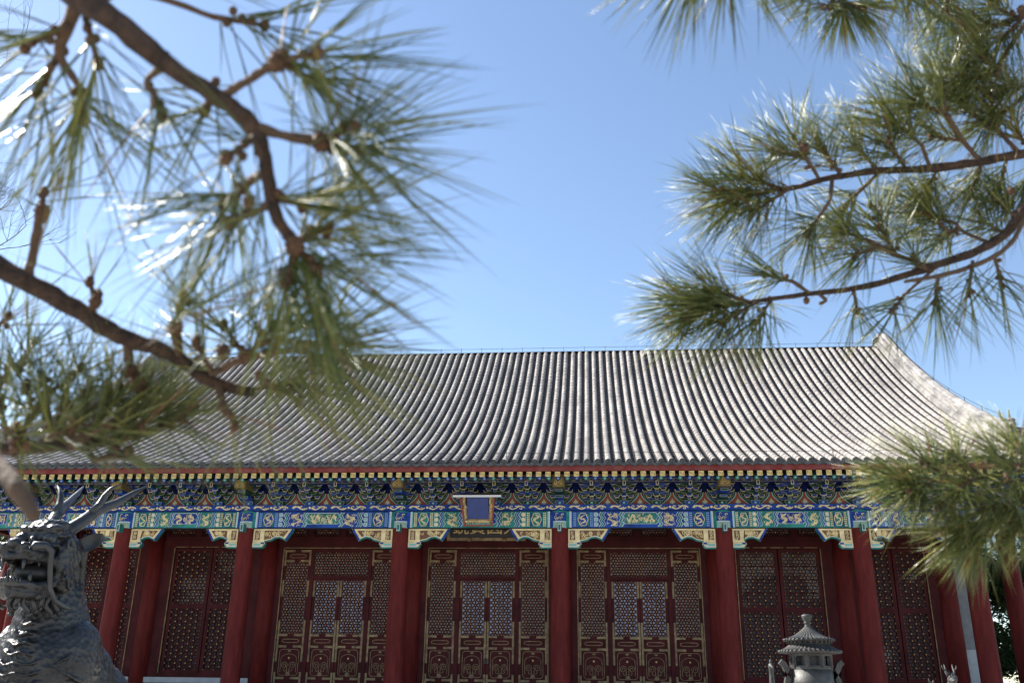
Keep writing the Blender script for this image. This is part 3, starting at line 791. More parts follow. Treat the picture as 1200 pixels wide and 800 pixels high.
def winset(cx, hw, bw):
    y = YI; zs = 1.95
    m = MB(); m.bb(cx - bw, cx + bw, y - .10, y + .3, PT, zs - .17, 'brick'); m.bb(cx - bw, cx + bw, y - .16, y + .3, zs - .17, zs - .02, 'pale_stone'); m.build('sill_wall', hall)
    m = MB()
    m.bb(cx - bw, cx + bw, y - .04, y + .12, 5.79, 6.03, 'wood_red')
    for s in (-1, 1):
        e = sorted((cx + s * (hw + .02), cx + s * bw)); m.bb(e[0], e[1], y - .035, y + .115, zs, 5.79, 'wood_red'); m.bb(cx + s * hw + s * .005 - .012, cx + s * hw + s * .005 + .012, y - .05, y - .02, zs + .1, 5.79, 'worn_gold')
    for k in range(5):
        a_ = cx - hw + 2 * hw * (k + .06) / 5; m.bb(a_, a_ + 2 * hw / 5 * .8, y - .045, y - .0405, 5.80, 5.825, 'worn_gold')
    m.bb(cx - hw, cx + hw, y - .02, y + .1, zs - .02, zs + .10, 'wood_red')
    m.build('window_frame', hall)
    for s in (-1, 1):
        x0, x1 = (cx - hw + .02, cx - .015) if s < 0 else (cx + .015, cx + hw - .02)
        m = MB(); st = .11
        m.bb(x0, x0 + st, y, y + .09, zs + .1, 5.78, 'wood_red'); m.bb(x1 - st, x1, y, y + .09, zs + .1, 5.78, 'wood_red')
        for a_, b_ in ((zs + .10, zs + .2), (3.93, 4.09), (5.68, 5.78)): m.bb(x0 + st, x1 - st, y + .004, y + .086, a_, b_, 'wood_red')
        o = m.build('window', hall)
        for a_, b_, mt_ in ((zs + .2, 3.93, 'pane_dark'), (4.09, 5.68, 'paper_dark')):
            l = MB(); lattice(l, x0 + st, x1 - st, a_, b_, y + .045, .185, .030, 'wood_red', .020)
            if b_ > 5:
                h_ = b_ - a_
                for k in (1, 2, 3): l.bb(x0 + st, x1 - st, y + .03, y + .06, a_ + h_ * k / 4 - .012, a_ + h_ * k / 4 + .012, 'wood_red')
            l.build('lattice', o)
            q = MB(); q.bb(x0 + st, x1 - st, y + .087, y + .095, a_, b_, mt_ if b_ < 5 else 'paper_dark'); q.build('pane', o)
for cx in (0, -4.6, 4.6): doorset(cx); upper(cx, 2.05, 4 if cx else 3)
for s in (-1, 1):
    winset(s * 8.765, 1.25, 1.62); upper(s * 8.765, 1.62, 3)
    winset(s * 12.085, .92, 1.21); upper(s * 12.085, 1.21, 2)
m = MB()
for sx in (-1, 1):
    e = sorted((sx * 13.30, sx * 14.12)); m.bb(e[0], e[1], YI + .02, 19.5, PT, 6.9, 'brick'); m.bb(e[0] - .02, e[1] + .02, YI - .03, YI + .02, PT, 2.95, 'pale_stone'); m.bb(e[0], e[1], YI - .01, YI + .019, 2.96, 6.9, 'brick')
m.bb(-14.1, 14.1, 19.0, 19.5, PT, 6.9, 'brick')
m.bb(-15.5, 15.5, .2, 20, 6.92, 7.1, 'wood_dark')
for x in COLX: m.bb(x - .12, x + .12, .2, YI, 6.1, 6.5, 'wood_red')
m.build('wall', hall)

# ------------------------------------------------------------------ plaques
pq = thing('hanging_plaque', 'deep blue plaque in a gilded red frame tilted forward over the middle bay', 'plaque', (.02, -.62, 6.10))
rot = Matrix.Rotation(R(24), 4, 'X')
m = MB(); m.bb(-.43, .43, -.04, .04, .12, .92, 'plaque_blue'); m.build('blue_board', pq).matrix_local = rot @ Matrix.Diagonal((.70, 1, .80, 1))
m = MB()
for s in (-1, 1):
    m.box((s * .53, -.03, .48), (.13, .05, 1.0), 'worn_gold', Matrix.Rotation(s * R(6), 3, 'Y')); m.box((s * .625, -.06, .47), (.05, .10, 1.06), 'flame_red', Matrix.Rotation(s * R(7), 3, 'Y'))
    rg = random.Random(2)
    for k in range(14): m.tube([(p[0], -.065, p[1]) for p in spiral(s * .53 + rg.uniform(-.03, .03), .05 + k * .07, .045, 1, rg.uniform(0, 6), 1, 8)], .011, 4, 'gold' if k % 2 else 'cream')
m.box((0, -.03, .06), (1.0, .05, .15), 'worn_gold'); m.box((0, -.035, -.03), (1.1, .06, .06), 'teal'); m.box((0, -.04, -.085), (1.16, .07, .05), 'flame_red')
rg = random.Random(5)
for k in range(16): m.tube([(p[0], -.062, p[1]) for p in spiral(-.47 + k * .062, .06, .04, 1, rg.uniform(0, 6), 1, 8)], .011, 4, 'gold' if k % 2 else 'cream')
for k in range(13): m.tube([(p[0], -.072, p[1]) for p in spiral(-.45 + k * .075, -.025, .03, 1, rg.uniform(0, 6), 1, 8)], .009, 4, 'pale_teal' if k % 3 else 'gold')
m.build('carved_frame', pq).matrix_local = rot @ Matrix.Diagonal((.70, 1, .80, 1))
m = MB(); m.bb(-.72, .72, -.16, .06, .965, 1.0, 'eave_red'); m.bb(-.72, .72, -.175, -.161, .955, 1.015, 'white_line'); m.build('top_board', pq).matrix_local = rot @ Matrix.Translation((0, 0, -.195)) @ Matrix.Diagonal((.95, 1, 1, 1))
m = MB(); m.tube([(-.4, .04, .85), (-.4, .5, .6)], .02, 6, 'wire'); m.tube([(.4, .04, .85), (.4, .5, .6)], .02, 6, 'wire'); m.build('hanger', pq)

bq = thing('black_plaque', 'black board with gilded characters half hidden under the painted beam of the middle bay', 'plaque', (0, 1.62, 5.98))
rot = Matrix.Rotation(R(14), 4, 'X')
m = MB(); m.bb(-1.12, 1.12, -.02, .03, .05, .78, 'black'); m.build('black_board', bq).matrix_local = rot
m = MB()
for z_ in (.0, .83): m.bb(-1.2, 1.2, -.05, .035, z_ - .045, z_ + .045, 'worn_gold')
for s in (-1, 1): m.bb(s * 1.16 - .045, s * 1.16 + .045, -.048, .03, .046, .784, 'worn_gold')
for s in (-.5, .55): m.ell((s, -.07, -.01), (.07, .04, .06), 'worn_gold', nu=8, nv=6)
m.build('gilt_frame', bq).matrix_local = rot
def text_mesh(t_, size):
    cu = bpy.data.curves.new('txt', 'FONT'); cu.body = t_; cu.size = size; cu.extrude = .008; cu.align_x = 'CENTER'
    o_ = bpy.data.objects.new('txt', cu); COL.objects.link(o_)
    bpy.context.view_layer.update()
    me = bpy.data.meshes.new_from_object(o_.evaluated_get(bpy.context.evaluated_depsgraph_get()))
    bpy.data.objects.remove(o_)
    return me
try:
    for ch, xx in zip('鏡寶圓大', (-.78, -.26, .26, .78)):
        me = text_mesh(ch, .52); me.name = 'character'; me.materials.clear(); me.materials.append(MAT['gold'])
        o = link('character', me, bq); o.matrix_local = rot @ Matrix.Translation((xx, -.03, .20)) @ Matrix.Rotation(R(90), 4, 'X')
except Exception as ex: print('text', ex)

# ------------------------------------------------------------------ remesh helper for sculpted figures
def sculpt(m, name, voxel, matn, parent=None, smooth_it=4, adapt=0):
    me = m.mesh(name + '_raw'); o = bpy.data.objects.new(name + '_raw', me); COL.objects.link(o)
    rm_ = o.modifiers.new('r', 'REMESH'); rm_.mode = 'VOXEL'; rm_.voxel_size = voxel
    if smooth_it:
        s_ = o.modifiers.new('s', 'SMOOTH'); s_.iterations = smooth_it; s_.factor = .5
    bpy.context.view_layer.update()
    out = bpy.data.meshes.new_from_object(o.evaluated_get(bpy.context.evaluated_depsgraph_get()))
    out.name = name; bpy.data.objects.remove(o)
    out.materials.clear(); out.materials.append(MAT[matn])
    out.polygons.foreach_set('material_index', [0] * len(out.polygons)); out.polygons.foreach_set('use_smooth', [True] * len(out.polygons))
    return link(name, out, parent)

# ------------------------------------------------------------------ qilin
QX, QY, QZ = -.775, -19.98, 2.54
ped = thing('stone_pedestal', 'grey carved stone pedestal under the horned bronze beast', 'pedestal', (QX, QY + .75, 0))
m = MB(); m.bb(-.65, .65, -1.0, 1.0, 0, .25, 'stone'); m.bb(-.55, .55, -.9, .9, .25, .75, 'stone'); m.bb(-.62, .62, -.97, .97, .75, .92, 'pale_stone'); m.build('block', ped)
ql = thing('bronze_beast', 'dark bronze horned beast with open fanged mouth and long whiskers, cut by the left edge', 'statue', (QX, QY, QZ))
ql.rotation_euler = (0, 0, R(-3))
# local: x right, y back (faces -y), z up, origin in the skull
HS = Vector((1.13, 1.0, 1.30))
def hs(p): return Vector((p[0] * HS.x, p[1] * HS.y, p[2] * HS.z))
def hscale(m): m.v = [tuple(hs(p)) for p in m.v]; return m
m = MB(); E = m.ell
rg = random.Random(8)
E((0, .03, .0), (.165, .20, .165), 'bronze'); E((0, -.05, .075), (.135, .14, .10), 'bronze')
E((0, .17, -.12), (.18, .17, .24), 'bronze')
for s in (-1, 1):
    E((s * .075, -.12, .100), (.075, .07, .03), 'bronze', Matrix.Rotation(s * R(-10), 3, 'Y'))
    for k in range(9):                                   # curled brow locks
        E((s * (.022 + .019 * k), -.185 + .014 * k, .102 + .010 * math.sin(k * 1.7) - .004 * k), (.017, .022, .016), 'bronze', nu=8, nv=6)
    E((s * .07, -.02, .135), (.06, .08, .035), 'bronze')
    E((s * .095, -.165, .046), (.050, .045, .036), 'bronze')
    E((s * .10, -.16, .008), (.075, .055, .014), 'bronze')
    E((s * .155, -.02, -.06), (.045, .12, .12), 'bronze'); E((s * .13, .03, -.16), (.055, .09, .08), 'bronze')
    E((s * .155, .04, .0), (.045, .1, .07), 'bronze')
    E((s * .07, -.31, -.048), (.060, .085, .030), 'bronze'); E((s * .105, -.23, -.050), (.050, .08, .034), 'bronze')
    E((s * .064, -.385, -.016), (.030, .032, .022), 'bronze'); E((s * .064, -.375, -.042), (.05, .035, .018), 'bronze')
    for k in range(6):                                   # cheek curls
        c_ = (s * (.188 - .004 * (k % 2)), -.08 + .045 * (k % 4), .02 - .05 * ((k * 2) % 5)); pts = []
        for i in range(12):
            a_ = i * .62 + k; r_ = .040 * (1 - i / 14); pts.append((c_[0] + s * .006, c_[1] + r_ * math.cos(a_), c_[2] + r_ * math.sin(a_)))
        m.tube(pts, [.011] * 11 + [.005], 6, 'bronze')
    for k in range(6):                                   # mane locks down the back of the head
        y0 = .11 + .035 * k
        pts = [(s * (.17 - .02 * k), y0, .10 - .02 * k)]
        for i in range(1, 10): pts.append((s * (.188 - .02 * k + .010 * math.sin(i * 1.1 + k)), y0 + .008 * i + .012 * math.cos(i * 1.3 + k), .10 - .02 * k - .05 * i))
        m.tube(pts, [.020, .024, .024, .024, .022, .021, .02, .018, .014, .007], 6, 'bronze')
    # jaws: upper lip rim, lower jaw, hinge
    m.tube([(s * .125, -.10, -.075), (s * .125, -.20, -.072), (s * .105, -.31, -.074), (s * .05, -.385, -.070), (0, -.395, -.068)], [.03, .022, .020, .019, .019], 8, 'bronze')
    m.tube([(s * .12, -.06, -.15), (s * .125, -.13, -.205), (s * .108, -.25, -.218), (s * .065, -.335, -.208), (0, -.36, -.204)], [.045, .034, .026, .023, .023], 8, 'bronze')
    m.tube([(s * .10, -.10, -.24), (s * .085, -.26, -.255), (0, -.33, -.25)], [.04, .035, .035], 8, 'bronze')
    m.tube([(s * .14, -.05, -.06), (s * .145, -.06, -.11), (s * .135, -.05, -.16)], [.045, .04, .045], 8, 'bronze')
E((0, -.15, -.245), (.11, .19, .04), 'bronze'); E((0, -.25, -.038), (.095, .14, .038), 'bronze'); E((0, -.39, -.002), (.046, .042, .032), 'bronze'); E((0, -.29, -.006), (.036, .1, .026), 'bronze'); E((0, -.17, .03), (.03, .06, .04), 'bronze')
E((0, -.07, .135), (.07, .08, .035), 'bronze'); E((0, .05, .155), (.06, .10, .025), 'bronze')
E((0, -.22, -.19), (.06, .12, .018), 'bronze')          # tongue
hscale(m)
E = m.ell
# neck, chest, trunk
for i in range(9):
    t_ = i / 8; E((0, .14 + .08 * t_, -.16 - .45 * t_), (.175 + .13 * t_, .16 + .14 * t_, .17), 'bronze')
E((0, .18, -.82), (.37, .32, .42), 'bronze'); E((0, .34, -.74), (.27, .26, .30), 'bronze'); E((0, .76, -1.14), (.38, .46, .42), 'bronze'); E((0, .95, -1.25), (.36, .36, .34), 'bronze')
E((0, .52, -.92), (.33, .40, .36), 'bronze'); E((.24, .22, -.78), (.15, .25, .30), 'bronze'); E((-.24, .22, -.78), (.15, .25, .30), 'bronze')
for s in (-1, 1):
    m.tube([(s * .24, .02, -1.0), (s * .25, -.06, -1.25), (s * .25, -.05, -1.55)], [.15, .12, .11], 10, 'bronze'); E((s * .25, -.14, -1.57), (.13, .20, .08), 'bronze')
    E((s * .32, .85, -1.3), (.16, .32, .28), 'bronze'); E((s * .34, .62, -1.56), (.13, .28, .09), 'bronze')
for k in range(10):                                       # overlapping chest plates
    z_ = -.50 - .068 * k; hw = .17 + .008 * k; yy = -.075 - .030 * min(k, 4) + .008 * max(0, k - 4)
    pts = [(hw * u, yy + .15 * u * u, z_ - .025 * math.cos(u * 1.6) + .010 * math.sin(u * 9)) for u in [(-1 + i / 8) for i in range(17)]]
    m.tube(pts, .012, 6, 'bronze')
m.tube([(.22, .16, -.50), (.255, .10, -.58), (.29, .06, -.66), (.31, .0, -.74), (.26, -.10, -.80), (.34, -.02, -.86), (.36, .1, -.9), (.36, .3, -.86)], .014, 6, 'bronze')
m.tube([(.2, .26, -.50), (.26, .22, -.6), (.32, .16, -.70), (.37, .2, -.8)], .014, 6, 'bronze')
body = sculpt(m, 'body', .009, 'bronze', ql, 2)
for s in (-1, 1):
    h = MB()
    b0 = Vector((s * .085, .07, .16)); fk = b0 + Vector((s * .075, .20, .18))
    h.tube([b0 - Vector((0, .04, .06)), b0, b0.lerp(fk, .5) + Vector((0, 0, -.008)), fk, b0 + Vector((s * .125, .37, .275)), b0 + Vector((s * .165, .54, .39)), b0 + Vector((s * .205, .66, .475))], [.056, .052, .048, .044, .032, .021, .006], 12, 'bronze_smooth')
    for q in (.0, .25, .5, .75): 
        c_ = b0.lerp(fk, q); h.ell(c_ + Vector((0, 0, .0)), (.054, .02, .05), 'bronze_smooth', nu=10, nv=6)
    h.tube([fk - Vector((s * .01, .05, .03)), fk + Vector((s * .01, .01, .05)), fk + Vector((s * .025, .03, .12)), fk + Vector((s * .06, .05, .185)), fk + Vector((s * .11, .08, .225))], [.036, .031, .024, .016, .004], 10, 'bronze_smooth')
    h.build('horn', ql, True)
    # cupped ear: closed shell, outer face convex, inner face hollow
    e = MB(); a_ = Vector((s * .165, .07, .045)); nseg = 10; na = 12; rings = []
    for i in range(nseg + 1):
        t_ = i / nseg; wd = (.02 + .045 * math.sin(math.pi * min(1, t_ * .95 + .05)) ** .75) * (1 if t_ < .98 else .2)
        c_ = a_ + Vector((s * .20 * t_, .04 * t_, .035 * t_ + .03 * t_ * t_))
        for j in range(na):
            an = 2 * math.pi * j / na; cx_, cz_ = math.cos(an), math.sin(an)
            dep = -.02 * math.sin(math.pi * t_) if False else 0
            # front half (towards -y) is pushed in to hollow the ear
            yy = .55 * wd * cz_ if cz_ > 0 else -.30 * wd * cz_ * math.sin(math.pi * min(1, max(0, (t_ - .12) / .82)))
            rings.append(c_ + Vector((0, yy, wd * cx_)))
    e.add(rings, [(i * na + j, i * na + (j + 1) % na, (i + 1) * na + (j + 1) % na, (i + 1) * na + j) for i in range(nseg) for j in range(na)], 'bronze_smooth')
    e.build('ear', ql, True)
    w_ = MB(); w_.tube([(s * .085, -.34, -.045), (s * .115, -.345, -.012), (s * .155, -.30, -.008), (s * .178, -.26, -.03), (s * .182, -.24, -.13), (s * .182, -.21, -.22), (s * .198, -.15, -.285), (s * .215, -.08, -.305), (s * .228, -.02, -.315), (s * .235, .02, -.30)], [.024, .027, .024, .020, .017, .016, .015, .014, .011, .005], 10, 'bronze_smooth'); hscale(w_).build('whisker', ql, True)
    for pts, rd in (([(s * .07, -.365, -.085), (s * .072, -.362, -.115), (s * .07, -.36, -.14)], [.014, .011, .003]), ([(s * .105, -.25, -.085), (s * .106, -.248, -.115)], [.012, .003]), ([(s * .085, -.29, -.20), (s * .086, -.29, -.165), (s * .085, -.285, -.14)], [.014, .011, .003])):
        f_ = MB(); f_.tube(pts, rd, 7, 'bronze_smooth'); hscale(f_).build('fang', ql, True)
    for k in range(4):
        f_ = MB(); f_.tube([(s * (.012 + .017 * k), -.372 + .006 * k, -.205), (s * (.012 + .017 * k), -.372 + .006 * k, -.178)], [.009, .006], 6, 'bronze_smooth'); hscale(f_).build('tooth', ql, True)
    y_ = MB(); y_.ell((s * .100, -.190, .046), (.032, .028, .026), 'bronze_smooth'); hscale(y_).build('eye', ql, True)
bd = MB()
for k in range(11):
    s = (-1 if k % 2 else 1); q = k // 2; x_ = s * (.02 + .026 * q); y_ = -.30 + .045 * q; pts = []
    n_ = 6 + k % 3
    for i in range(n_): pts.append((x_ + .012 * math.sin(i * .9 + k), y_ + .016 * math.cos(i * .8) + .010 * i, -.25 - .015 * i))
    pts += [(pts[-1][0] + s * .018, pts[-1][1] - .012, pts[-1][2] - .006), (pts[-1][0] + s * .026, pts[-1][1] - .012, pts[-1][2] + .008)]
    bd.tube(pts, [.016, .018, .018, .017, .016, .015, .014, .013][:n_] + [.010, .004], 7, 'bronze_smooth')
for s in (-1, 1): bd.ell((s * .11, -.20, -.265), (.026, .026, .022), 'bronze_smooth')
hscale(bd).build('beard', ql, True)
mc = MB(); mc.ell((0, -.12, -.14), (.10, .15, .055), 'bronze_dark'); hscale(mc).build('mouth', ql, True)

# ------------------------------------------------------------------ incense burner
BX, BY = 6.92, -9.5
ib = thing('incense_burner', 'round bronze incense burner shaped like a two tiered pavilion with curled handles', 'incense burner', (BX, BY, 0))
def burner_roof(z0, z1, r0, r1, n, nm):
    m = MB(); k = 10; vs = []; N_ = n * 4
    for i in range(k + 1):
        t_ = i / k; r_ = r0 + (r1 - r0) * t_; z_ = z0 + (z1 - z0) * (t_ ** 1.7)
        for j in range(N_):
            an = 2 * math.pi * j / N_; rib = (.5 + .5 * math.cos(an * n)) ** .6 * .022 * min(1, r_ / r0 + .1)
            vs.append((r_ * math.cos(an), r_ * math.sin(an), z_ + rib))
    fs = [(i * N_ + j, i * N_ + (j + 1) % N_, (i + 1) * N_ + (j + 1) % N_, (i + 1) * N_ + j) for i in range(k) for j in range(N_)]
    m.add(vs, fs, 'burner_bronze')
    for j in range(n):                                  # tile ends
        an = 2 * math.pi * j / n; d_ = Vector((math.cos(an), math.sin(an), 0))
        m.tube([d_ * (r0 - .03) + Vector((0, 0, z0 - .004)), d_ * (r0 + .012) + Vector((0, 0, z0 - .006))], .021, 7, 'burner_bronze')
    m.lathe([(r1, z0 - .02), (r0 * .7, z0 - .045), (r0 - .01, z0 - .028), (r0, z0 - .004)], 48, (0, 0, 0), 'burner_bronze')
    return m.build(nm, ib, True, fix=True)
m = MB(); m.lathe([(r_, 2.725 + (z_ - 2.62) * .69) for r_, z_ in [(.0, 2.62), (.055, 2.635), (.052, 2.67), (.045, 2.70), (.045, 2.725), (.062, 2.745), (.052, 2.77), (.05, 2.785), (.075, 2.84), (.088, 2.90), (.088, 2.935), (.06, 2.957), (.0, 2.962)]], 24, (0, 0, 0), 'burner_bronze', cap=False); m.build('finial', ib, True)
burner_roof(2.535, 2.75, .42, .05, 34, 'upper_roof'); burner_roof(2.345, 2.45, .52, .33, 42, 'lower_roof')
m = MB(); m.lathe([(.33, 2.41), (.33, 2.47), (.36, 2.495), (.36, 2.52)], 32, (0, 0, 0), 'burner_bronze', cap=False)
for j in range(26): m.box((.36 * math.cos(j * 2 * math.pi / 26), .36 * math.sin(j * 2 * math.pi / 26), 2.50), (.045, .03, .05), 'burner_bronze', Matrix.Rotation(j * 2 * math.pi / 26, 3, 'Z'))
m.build('bracket_ring', ib)
m = MB(); m.lathe([(.335, 2.050), (.335, 2.085)], 32, (0, 0, 0), 'burner_bronze'); m.lathe([(.345, 2.270), (.345, 2.345)], 32, (0, 0, 0), 'burner_bronze', cap=False); m.lathe([(.24, 2.060), (.24, 2.310)], 24, (0, 0, 0), 'bronze_dark')
for j in range(8):
    an = 2 * math.pi * (j + .5) / 8 - math.pi / 2; d_ = Vector((math.cos(an), math.sin(an), 0)); rt = Matrix.Rotation(an, 3, 'Z')
    m.tube([d_ * .335 + Vector((0, 0, 2.080)), d_ * .335 + Vector((0, 0, 2.310))], .026, 8, 'burner_bronze')
    an2 = an + math.pi / 8; d2 = Vector((math.cos(an2), math.sin(an2), 0)); rt2 = Matrix.Rotation(an2, 3, 'Z')
    for s in (-1, 1):
        m.box(d2 * .305 + rt2 @ Vector((0, s * .105, 2.200)) , (.022, .035, .26), 'burner_bronze', rt2)
        m.ell(d2 * .305 + rt2 @ Vector((0, s * .085, 0)) + Vector((0, 0, 2.265)), (.02, .03, .022), 'burner_bronze', nu=8, nv=6); m.ell(d2 * .305 + rt2 @ Vector((0, s * .085, 0)) + Vector((0, 0, 2.105)), (.02, .03, .022), 'burner_bronze', nu=8, nv=6)
    m.box(d2 * .305 + Vector((0, 0, 2.285)), (.022, .22, .04), 'burner_bronze', rt2); m.box(d2 * .305 + Vector((0, 0, 2.095)), (.022, .22, .03), 'burner_bronze', rt2)
m.build('lantern_body', ib, fix=True)
m = MB(); m.lathe([(.0, .95), (.25, .96), (.40, 1.1), (.47, 1.3), (.46, 1.5), (.38, 1.62), (.345, 1.66), (.36, 1.70), (.345, 1.74), (.345, 1.80), (.36, 1.83), (.345, 1.86), (.345, 2.045), (.30, 2.05)], 40, (0, 0, 0), 'burner_bronze', cap=False); m.build('bowl', ib, True)
for s in (-1, 1):
    m = MB(); pts = [(s * .38, 0, 1.42), (s * .46, 0, 1.55), (s * .45, 0, 1.75), (s * .415, 0, 1.90), (s * .42, 0, 2.04), (s * .46, 0, 2.13), (s * .52, 0, 2.18)]
    sweep(m, [Vector(p) for p in pts], [(-.06, -.045), (-.06, .045), (.06, .045), (.06, -.045)], 'burner_bronze', Vector((0, 1, 0)))
    m.build('handle', ib, fix=True)
for j in range(3):
    an = math.pi / 2 + j * 2 * math.pi / 3; m = MB(); d_ = Vector((math.cos(an), math.sin(an), 0))
    m.tube([d_ * .34 + Vector((0, 0, 1.05)), d_ * .42 + Vector((0, 0, .9)), d_ * .40 + Vector((0, 0, .7)), d_ * .44 + Vector((0, 0, .58))], [.12, .10, .07, .09], 10, 'burner_bronze'); m.build('leg', ib, True)
pd2 = thing('stone_pedestal', 'round stone pedestal under the bronze incense burner', 'pedestal', (BX, BY, 0)); m = MB(); m.lathe([(.75, 0), (.75, .12), (.62, .18), (.55, .3), (.62, .42), (.68, .50)], 32, (0, 0, 0), 'stone'); m.build('block', pd2, True)

# phoenix and dragon statues whose heads just reach into the picture
def place_pt(x, y, d): return px(x, y, d)
ph = px(903, 775, 17.4)
t = thing('bronze_bird', 'slim bronze bird statue with a pointed crest just left of the incense burner', 'statue', (ph.x, ph.y, 0))
z = ph.z
m = MB()
m.tube([(0, .25, z - .95), (0, .05, z - .75), (0, .0, z - .45), (0, .0, z - .22), (0, -.01, z - .12)], [.16, .10, .06, .045, .05], 12, 'burner_bronze'); m.ell((0, 0, z - .08), (.055, .075, .065), 'burner_bronze'); m.ell((0, .45, z - 1.05), (.2, .42, .22), 'burner_bronze')
m.tube([(0, -.06, z - .08), (0, -.13, z - .1), (0, -.17, z - .13)], [.03, .018, .004], 8, 'burner_bronze')
for s in (-1, 1): m.tube([(s * .08, .45, z - 1.2), (s * .08, .42, z - 1.5), (s * .08, .45, .55)], [.06, .03, .03], 8, 'burner_bronze')
m.ell((0, .42, .52), (.18, .25, .05), 'burner_bronze')
sculpt(m, 'body', .014, 'burner_bronze', t, 3)
m = MB(); m.tube([(0, .0, z - .03), (0, .0, z + .02), (.005, .01, z + .06)], [.028, .02, .004], 8, 'burner_bronze'); m.tube([(0, .03, z - .04), (.0, .07, z + .0), (0, .10, z + .03)], [.022, .016, .004], 8, 'burner_bronze'); m.build('crest', t, True)
pd3 = thing('stone_pedestal', 'square stone pedestal under the slim bronze bird', 'pedestal', (ph.x, ph.y + .42, 0)); m = MB(); m.bb(-.4, .4, -.6, .6, 0, .1, 'stone'); m.bb(-.33, .33, -.52, .52, .1, .4, 'stone'); m.bb(-.38, .38, -.57, .57, .4, .49, 'pale_stone'); m.build('block', pd3)
dr = px(1115, 792, 17.2)
t = thing('bronze_dragon', 'pale bronze dragon statue showing only its horned head at the lower right', 'statue', (dr.x, dr.y, 0)); z = dr.z
m = MB()
m.tube([(.1, .5, .62), (.12, .45, .95), (.0, .28, z - .55), (.02, .12, z - .3), (0, 0, z - .12)], [.17, .19, .16, .12, .09], 12, 'burner_bronze'); m.ell((0, -.02, z - .06), (.085, .13, .075), 'burner_bronze'); m.ell((-.02, -.14, z - .08), (.06, .10, .04), 'burner_bronze'); m.ell((-.02, -.12, z - .14), (.05, .09, .025), 'burner_bronze')
for s in (-1, 1): m.ell((s * .05, -.07, z - .01), (.03, .035, .03), 'burner_bronze'); m.tube([(s * .12, .4, .9), (s * .18, .2, .75), (s * .17, .15, .57)], [.1, .07, .06], 8, 'burner_bronze')
m.ell((.08, .5, .7), (.22, .4, .2), 'burner_bronze')
sculpt(m, 'body', .014, 'burner_bronze', t, 2)
for s in (-1, 1):
    m = MB(); m.tube([(s * .045, .0, z), (s * .075, .04, z + .09), (s * .07, .08, z + .17), (s * .075, .1, z + .22)], [.02, .017, .014, .005], 7, 'burner_bronze'); m.tube([(s * .075, .05, z + .1), (s * .125, .05, z + .15), (s * .13, .06, z + .2)], [.014, .011, .004], 6, 'burner_bronze'); m.build('horn', t, True)
m = MB()
for k in range(7): a_ = k * .9; m.tube([(.05 * math.cos(a_), .03 + .03 * math.sin(a_), z - .02), (.09 * math.cos(a_), .08 + .03 * math.sin(a_), z + .06 + .01 * k)], [.02, .004], 6, 'burner_bronze')
m.tube([(-.22, .3, z - .4), (-.27, .28, z - .15), (-.25, .25, z - .06)], [.04, .03, .006], 7, 'burner_bronze'); m.tube([(-.26, .28, z - .17), (-.33, .27, z - .08), (-.335, .26, z - .03)], [.025, .018, .004], 7, 'burner_bronze'); m.tube([(-.05, .4, z - .75), (-.2, .32, z - .5), (-.22, .3, z - .38)], [.07, .05, .04], 7, 'burner_bronze')
m.build('mane', t, True)
pd4 = thing('stone_pedestal', 'square stone pedestal under the pale bronze dragon', 'pedestal', (dr.x + .08, dr.y + .35, 0)); m = MB(); m.bb(-.45, .45, -.6, .6, 0, .1, 'stone'); m.bb(-.38, .38, -.52, .52, .1, .42, 'stone'); m.bb(-.43, .43, -.57, .57, .42, .52, 'pale_stone'); m.build('block', pd4)

